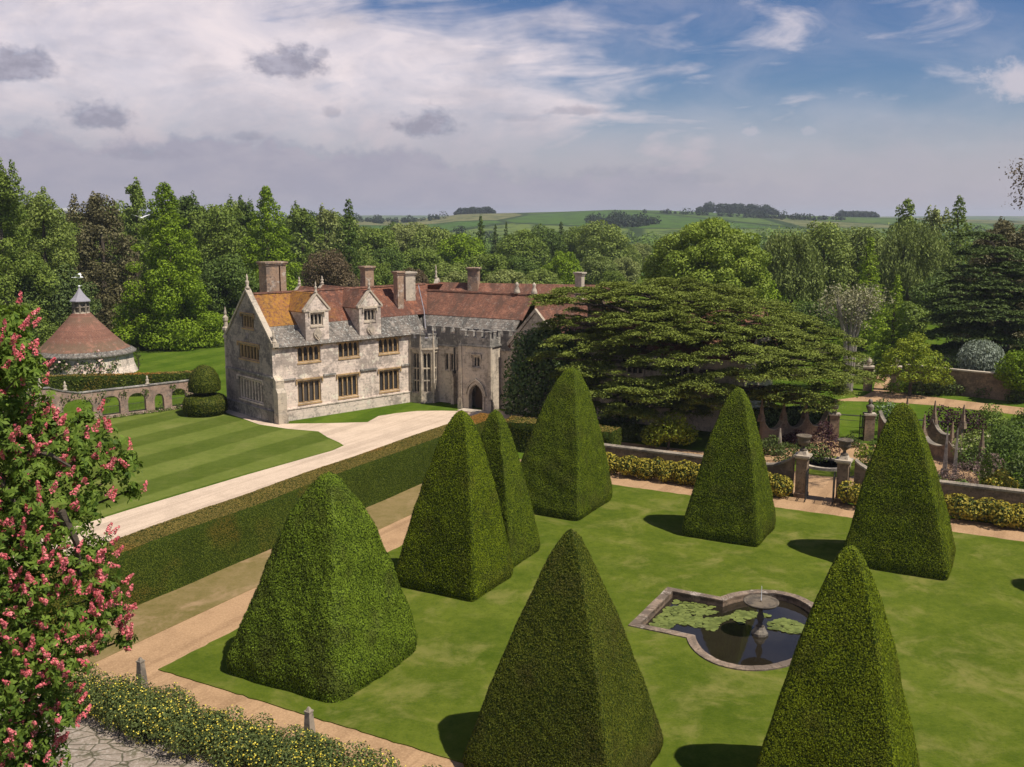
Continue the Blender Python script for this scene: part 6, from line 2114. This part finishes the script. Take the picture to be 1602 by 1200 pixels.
bush('pink_shrub', 'feathery pinkish shrub behind the low wall at right', 'shrub', G(1515, 758), [(0, 0, 0.9, 1.5, 1.1, 0.8), (1.4, 0.3, 1.2, 1.1, 0.9, 1.0), (-1.3, 0, 0.6, 0.9, 0.8, 0.6)], 'pinkgrass', 0.2, 46, 319, aspect=0.25)
bush('column_yew', 'narrow clipped yellow green column right of the pinkish shrub', 'topiary', G(1540, 768), [(0, 0, 1.3, 0.36, 0.36, 1.4)], 'yew_fresh', 0.12, 240, 320)
for k, (px, py, s, key, lab) in enumerate([(1575, 735, 1.6, 'deep', 'large dark leafy shrub in the bed near the right edge'), (1545, 690, 1.5, 'mid', 'small tree like shrub with bare stem before the far lawn'), (1598, 700, 1.5, 'deep', 'dark shrub at the right edge before the far lawn'), (1590, 762, 1.1, 'border', 'sword leaved plants behind the low wall at the right edge'), (1562, 772, 0.8, 'goldleaf', 'small gold leaved shrub right of the clipped column')]):
    bush('bed_shrub', lab, 'shrub', G(px, py), [(0, 0, s * 0.9, s, s * 0.8, s * 0.9), (s * 0.8, 0, s * 0.7, s * 0.8, s * 0.7, s * 0.7), (-s * 0.6, 0.1, s * 0.8, s * 0.7, s * 0.7, s * 0.7), (0.1, 0, s * 1.6, s * 0.6, s * 0.6, s * 0.5)], key, 0.2, 34, 330 + k)
for k, (px, py, s, key, lab) in enumerate([(1205, 712, 1.0, 'border', 'leafy shrub behind the low wall beside the slim obelisk'), (1245, 700, 0.9, 'purple', 'dull reddish shrub below the scalloped wall'), (1385, 735, 1.1, 'border', 'green shrub inside the round garden beside the right yew pyramid'),
                                         (1370, 715, 0.9, 'deep', 'dark shrub right of the far gate at the wall foot'), (1455, 765, 0.8, 'border', 'low green plants by the nearest tall slim obelisk'), (1500, 775, 0.7, 'deep', 'low dark edging plants behind the right hand low wall'), (1330, 700, 0.7, 'border', 'small green plant by the brick pier with bust'),
                                         (1560, 705, 1.3, 'deep', 'dark mounded shrub left of the right edge bed'), (1530, 735, 1.2, 'deep', 'dark mound of leaves behind the clipped column')]):
    bush('garden_shrub', lab, 'shrub', G(px, py), [(0, 0, s * 0.7, s, s * 0.8, s * 0.7), (s * 0.8, 0, s * 0.5, s * 0.8, s * 0.7, s * 0.5), (-s * 0.7, 0.1, s * 0.6, s * 0.7, s * 0.7, s * 0.55), (0.1, 0, s * 1.2, s * 0.6, s * 0.6, s * 0.4)], key, 0.18, 44, 400 + k)
BORDER = [(1405, 615, 'tulip', 1.0, 'light green plants at the foot of the yellow green tree'), (1440, 617, 'border', 1.1, 'leafy perennials left of the purple border shrub'), (1462, 606, 'purple', 1.5, 'tall purple shrub in the far border'),
          (1480, 618, 'border', 1.2, 'green perennials right of the tall purple shrub'), (1505, 608, 'soft', 1.3, 'pale green shrub below the silver pear'), (1530, 612, 'purple', 1.5, 'dark purple mass below the silver pear'), (1552, 622, 'border', 1.2, 'green clump between purple mass and light tree'),
          (1580, 622, 'deep', 1.4, 'dark shrub below the light green tree at right'), (1600, 630, 'border', 1.2, 'low plants at the right end of the far border'), (1425, 606, 'deep', 1.5, 'dark shrub under the yellow green tree'), (1480, 578, 'cream', 1.3, 'cream flowered bush above the far wall')]
for k, (px, py, key, s, lab) in enumerate(BORDER):
    bush('border_shrub', lab, 'shrub', G(px, py), [(0, 0, s * 0.7, s, s * 0.8, s * 0.8), (s * 0.9, 0, s * 0.6, s * 0.8, s * 0.8, s * 0.6), (-s * 0.8, 0, s * 0.5, s * 0.7, s * 0.7, s * 0.6)], key, 0.24, 26, 350 + k, 'plants of the far border')
for k, (px, py, s, lab) in enumerate([(925, 632, 2.6, 'tall dark shrub against the east wall, nearest the magnolia'), (985, 634, 2.4, 'bushy dark shrub against the east wall under the left of the cedar'), (1035, 640, 2.4, 'dark shrub beside the cedar trunk on its left'), (1095, 640, 2.6, 'tall dark shrub just right of the cedar trunk'), (1150, 640, 2.4, 'dark shrub below the right of the cedar, farthest right'), (1180, 660, 1.5, 'dark shrub under the cedar left of the scalloped wall'), (1110, 668, 1.8, 'black green shrub below the right of the cedar trunk'), (905, 652, 1.8, 'dark shrub at the foot of the magnolia'), (960, 664, 1.4, 'dark fern like shrub below the left cedar tiers')]):
    bush('shade_shrub', lab, 'shrub', G(px, py), [(0, 0, s * 0.6, s * 1.0, s * 0.8, s * 0.7), (s * 0.9, 0.2, s * 0.5, s * 0.8, s * 0.7, s * 0.6), (-s * 0.8, 0.1, s * 0.55, s * 0.7, s * 0.7, s * 0.6), (0.2, 0.1, s * 1.1, s * 0.6, s * 0.6, s * 0.5)], 'magnolia', 0.22, 30, 380 + k)

# ------------------------------------------------------------------ red horse chestnut in bloom, close by at left
tb = np.array([-7.6, 11.6, 0.0])
t = thing('flowering_tree', tb, 'red horse chestnut covered in pink flower spikes close by at the left edge', 'tree')
rng = np.random.default_rng(77)
cl_px = [(-20, 540, 60, 11), (15, 510, 40, 11.5), (10, 570, 55, 11), (45, 575, 28, 10.6), (30, 630, 50, 11), (-30, 660, 90, 11.5), (60, 700, 60, 11), (120, 690, 55, 11.3), (165, 690, 36, 11.5), (190, 735, 30, 11.6), (130, 740, 55, 11.2), (60, 770, 70, 10.8), (-10, 780, 80, 11),
         (140, 790, 40, 11.3), (90, 830, 60, 10.8), (30, 850, 70, 10.6), (150, 860, 34, 11), (120, 890, 50, 10.8), (60, 910, 70, 10.5), (-20, 920, 90, 10.6), (160, 930, 40, 10.9), (185, 960, 22, 11), (120, 960, 55, 10.6), (60, 990, 70, 10.4), (150, 985, 40, 10.8),
         (110, 1020, 45, 10.6), (40, 1060, 70, 10.4), (-20, 1030, 80, 10.5), (80, 1090, 45, 10.4), (30, 1130, 60, 10.3), (-20, 1160, 80, 10.4), (70, 1160, 40, 10.4), (20, 1210, 70, 10.4), (-90, 700, 120, 12.5), (-100, 900, 130, 12), (-100, 1080, 130, 11.8), (-60, 600, 80, 12.5), (200, 720, 20, 11.6), (208, 765, 16, 11.7), (195, 1000, 16, 11), (20, 680, 50, 10.8), (85, 655, 26, 11.2), (135, 650, 16, 11.5), (100, 1040, 40, 10.2), (100, 1110, 34, 10.2), (60, 1200, 60, 10.2)]
P, C, FL, FD = [], [], [], []
cents = []
for (px, py, r, Y) in cl_px:
    c = D(px, py, Y)
    rw = r / F_PX * Y * 1.0
    cents.append((c, rw))
    n = int(26 + (1150 if px < 50 else 560 if px < 110 else 420) * rw * rw)
    d = unit(rng.normal(size=(n, 3))) * (rng.random((n, 1)) ** 0.5) * rw * [1.0, 1.2, 0.95]
    P.append(c + d)
    C.append(np.repeat(c[None], n, 0))
    m_ = max(1, int((4 + 52 * rw * rw) * (0.4 if px > 85 and py < 850 else rng.uniform(0.6, 1.5))))
    d = unit(rng.normal(size=(m_, 3)) + [0.25, -0.5, 0.15]) * rw * rng.uniform(0.75, 1.08, (m_, 1))
    FL.append(c + d)
    FD.append(unit(d / rw + [0, 0, 0.9] + rng.normal(size=(m_, 3)) * 0.35))
P, C, FL, FD = map(np.concatenate, (P, C, FL, FD))
# palmate leaves: five leaflets fanned from one stalk, drooping
outw = unit(unit(P - C) + [0, 0, 0.55] + rng.normal(size=P.shape) * 0.5)
V = []
ref = unit(np.cross(outw, rng.normal(size=P.shape)))
bit = np.cross(outw, ref)
for k in range(5):
    a = (k - 2) * 1.0
    dr = ref * math.cos(a) + bit * math.sin(a)
    dr = unit(dr - outw * 0.35)
    sd = np.cross(outw, dr)
    ln_ = (0.088 * (1 - 0.12 * abs(k - 2)) * (0.7 + 0.6 * rng.random(len(P))))[:, None]
    V.append(np.stack([P, P + dr * ln_ * 0.6 + sd * ln_ * 0.24, P + dr * ln_ - outw * ln_ * 0.15, P + dr * ln_ * 0.6 - sd * ln_ * 0.24], 1))
np_mesh('crown', np.concatenate(V).reshape(-1, 3), 4, L['bloom_leaf'], t, True)
# flower spikes
nf_ = len(FL)
V = []
for j in range(58):
    h = rng.random(nf_)
    ax = FD
    s1 = unit(np.cross(ax, [0.3, 0.2, 0.9]))
    s2 = np.cross(ax, s1)
    a = rng.random(nf_) * 6.28
    rad = 0.042 * (1 - h * 0.75)
    o = s1 * np.cos(a)[:, None] + s2 * np.sin(a)[:, None]
    p = FL + ax * (h * 0.15)[:, None] + o * (rad * (0.5 + 0.5 * rng.random(nf_)))[:, None]
    V.append(leaves(p, unit(o + ax * 0.4 + rng.normal(size=p.shape) * 0.4), 0.030, rng, 0.8))
np_mesh('blossom', np.concatenate(V).reshape(-1, 3), 4, L['bloom'], t, True)
mb = MB()
top_ = D(-140, 640, 12)
mb.tube([tb, tb + [0, 0, 6], tb + [0.1, -0.2, 11], top_], [0.34, 0.28, 0.2, 0.07], 9)
for (c, rw) in cents:
    zs = np.clip(c[2] - 1.6 - rng.random(), 8, 16.5)
    s0 = tb + (top_ - tb) * [0.6, 0.6, 0] * max(0, (zs - 11) / 6) + Z * zs
    s0[0] = max(s0[0], -8.2)
    m_ = s0 * 0.5 + c * 0.5 + Z * 0.25
    mb.tube([s0, m_, c], [0.05, 0.03, 0.01], 6)
for q in ([(-40, 690), (30, 700), (80, 712), (110, 730)], [(-60, 700), (0, 750), (25, 790), (70, 815)], [(-60, 900), (20, 960), (60, 1010)], [(95, 800), (120, 850), (125, 900)]):
    pts = [D(px, py, 10.6 + 0.1 * i) for i, (px, py) in enumerate(q)]
    mb.tube(pts, [0.05, 0.038, 0.026, 0.015][:len(pts)], 7)
mb.build('trunk', M['bark'], t)

# ------------------------------------------------------------------ far woods, scrub and hilltop clumps
def mass(name, label, trees, key, leaf, per, seed, cat='woodland'):
    """one mesh of many far crowns: trees = (x, y, z, r, h)"""
    rng = np.random.default_rng(seed)
    Ps, Ns, S = [], [], []
    for (x, y, z, r, h) in trees:
        n = max(10, int(per * (0.6 + 0.8 * rng.random())))
        d = unit(rng.normal(size=(n, 3)))
        d[:, 2] = np.where(d[:, 2] < 0, d[:, 2] * 0.6, d[:, 2])
        lump = 1 + 0.25 * vnoise(d * 3 + [x, y, 0], int(x) % 17)[:, None]
        Ps.append(np.array([x, y, z + h * 0.36]) + d * [r, r, h * 0.6] * lump * (0.75 + 0.25 * rng.random((n, 1))))
        Ns.append(unit(d + rng.normal(size=(n, 3)) * 0.45 + [0, 0, 0.2]))
        S.append(np.full(n, leaf * (r / 5) ** 0.5))
    P, N, S = np.concatenate(Ps), np.concatenate(Ns), np.concatenate(S)
    o = np_mesh(name, leaves(P, N, S, rng), 4, L[key])
    return tag(o, label, cat, None, 'stuff')


rng = np.random.default_rng(500)
far = []
while len(far) < 620:
    Y = rng.uniform(300, 640) ** 1.0
    px = rng.uniform(-60, 1680)
    if 985 < px < 1045 and Y < 420 and rng.random() < 0.8:
        continue
    x = (px - CX) / F_PX * Y
    z = float(terrain_z(np.array([x]), np.array([Y]))[0])
    h = rng.uniform(4.5, 9.0) if 600 < px < 1120 else rng.uniform(7, 13.5)
    far.append((x, Y, z, h * rng.uniform(0.42, 0.62), h))
mass('far_woodland', 'distant mass of valley trees beyond the house below the hills', far, 'farwood', 1.5, 90, 501)
scrub = []
while len(scrub) < 520:
    Y = rng.uniform(640, 1260)
    px = rng.uniform(-60, 1680)
    x = (px - CX) / F_PX * Y
    if vnoise(np.array([[x / 130, Y / 160, 0]]), 12)[0] < 0.12:
        continue
    z = float(terrain_z(np.array([x]), np.array([Y]))[0])
    h = rng.uniform(3, 8) if rng.random() < 0.75 else rng.uniform(8, 12)
    scrub.append((x, Y, z, h * rng.uniform(0.5, 0.9), h))
mass('hillside_scrub', 'dark scrub and hedgerow trees scattered over the far hillside', scrub, 'hillwood', 2.2, 70, 502)
for (pa, pb, lab, hh, Yh) in [(714, 775, 'leftmost wood crowning the far hill', 10, 1500), (1082, 1205, 'wide dark wood on the hilltop above the great chestnut', 15, 1490), (1292, 1358, 'small wood on the far ridge above the willows', 9, 1500)]:
    tr_ = []
    for k in range(90):
        px = pa + (pb - pa) * rng.random()
        Y = Yh + rng.uniform(-25, 30)
        x = (px - CX) / F_PX * Y / 0.985
        e = min(px - pa, pb - px) / (pb - pa)
        h = hh * min(1.0, 0.45 + e * 4) * rng.uniform(0.85, 1.1)
        tr_.append((x, Y, float(terrain_z(np.array([x]), np.array([Y]))[0]), h * 0.42, h))
    mass('hilltop_wood', lab, tr_, 'hillwood', 2.6, 110, 503 + pa)
# white farm sheds far off at left
c = D(98, 333, 1420)
c[2] = float(terrain_z(np.array([c[0]]), np.array([1420.0]))[0])
t = thing('farm_shed', c, 'white roofed far building glimpsed between trees at left', 'shed')
Fs_ = Frame(c, 90)
MB().box(Fs_, -11, 11, 0, 20, -2, c[2] + 4).build('wall', M['white'], t)
MB().prism(Fs_, [(-13, c[2] + 4), (13, c[2] + 4), (10, c[2] + 8), (-10, c[2] + 8)], -1, 21).build('roof', M['white'], t)

# two white doves in flight
for k, (px, py, Y, rot, lab) in enumerate([(122, 434, 100, 0.3, 'white dove flying just above the dovecote spire'), (221, 341, 112, 2.2, 'white dove flying in front of the tallest bright tree')]):
    c = D(px, py, Y)
    t = thing('dove', c, lab, 'bird', 'white doves in flight')
    ca, sa = math.cos(rot), math.sin(rot)
    R3 = np.array([[ca, -sa, 0], [sa, ca, 0], [0, 0, 1]])
    prof_ = [(0.01, -0.26), (0.045, -0.2), (0.1, -0.04), (0.11, 0.1), (0.075, 0.2), (0.07, 0.26), (0.05, 0.31), (0.008, 0.36)]
    vs, fs = [], []
    for r, l in prof_:
        for j in range(10):
            q = j * 0.6283
            vs.append(c + R3 @ np.array([l * 1.4, math.cos(q) * r * 1.4, math.sin(q) * r * 1.25]))
    for i in range(len(prof_) - 1):
        for j in range(10):
            fs.append((i * 10 + j, i * 10 + (j + 1) % 10, (i + 1) * 10 + (j + 1) % 10, (i + 1) * 10 + j))
    MB().add(vs, fs).build('body', M['white'], t, True)
    for s_ in (-1, 1):
        w = [np.array(p) for p in [(0.16, 0.06, 0.06), (0.2, 0.35, 0.22), (0.08, 0.75, 0.34), (-0.08, 0.55, 0.26), (-0.14, 0.1, 0.06)]]
        MB().slab([c + R3 @ (p * [1.4, 1.4 * s_, 1.2]) for p in w], 0.02).build('wing', M['white'], t)
    MB().slab([c + R3 @ np.array(p) for p in [(-0.25, 0.04, 0), (-0.6, 0.16, 0.02), (-0.6, -0.16, 0.02), (-0.25, -0.04, 0)]], 0.02).build('tail', M['white'], t)

# ------------------------------------------------------------------ air over the valley
hm, hn, hout = new_mat('valley haze')
pv = hn.node('ShaderNodeVolumePrincipled')
pv.inputs['Color'].default_value = (0.80, 0.88, 1.0, 1)
pv.inputs['Density'].default_value = 0.00014
pv.inputs['Anisotropy'].default_value = 0.2
hn.t.links.new(pv.outputs[0], hout.inputs['Volume'])
o = MB().box(Frame((0, 0), 90, 0), -9500, 9500, -200, 7200, -1.5, 56).build('haze', hm)
tag(o, None, None, None, 'stuff')
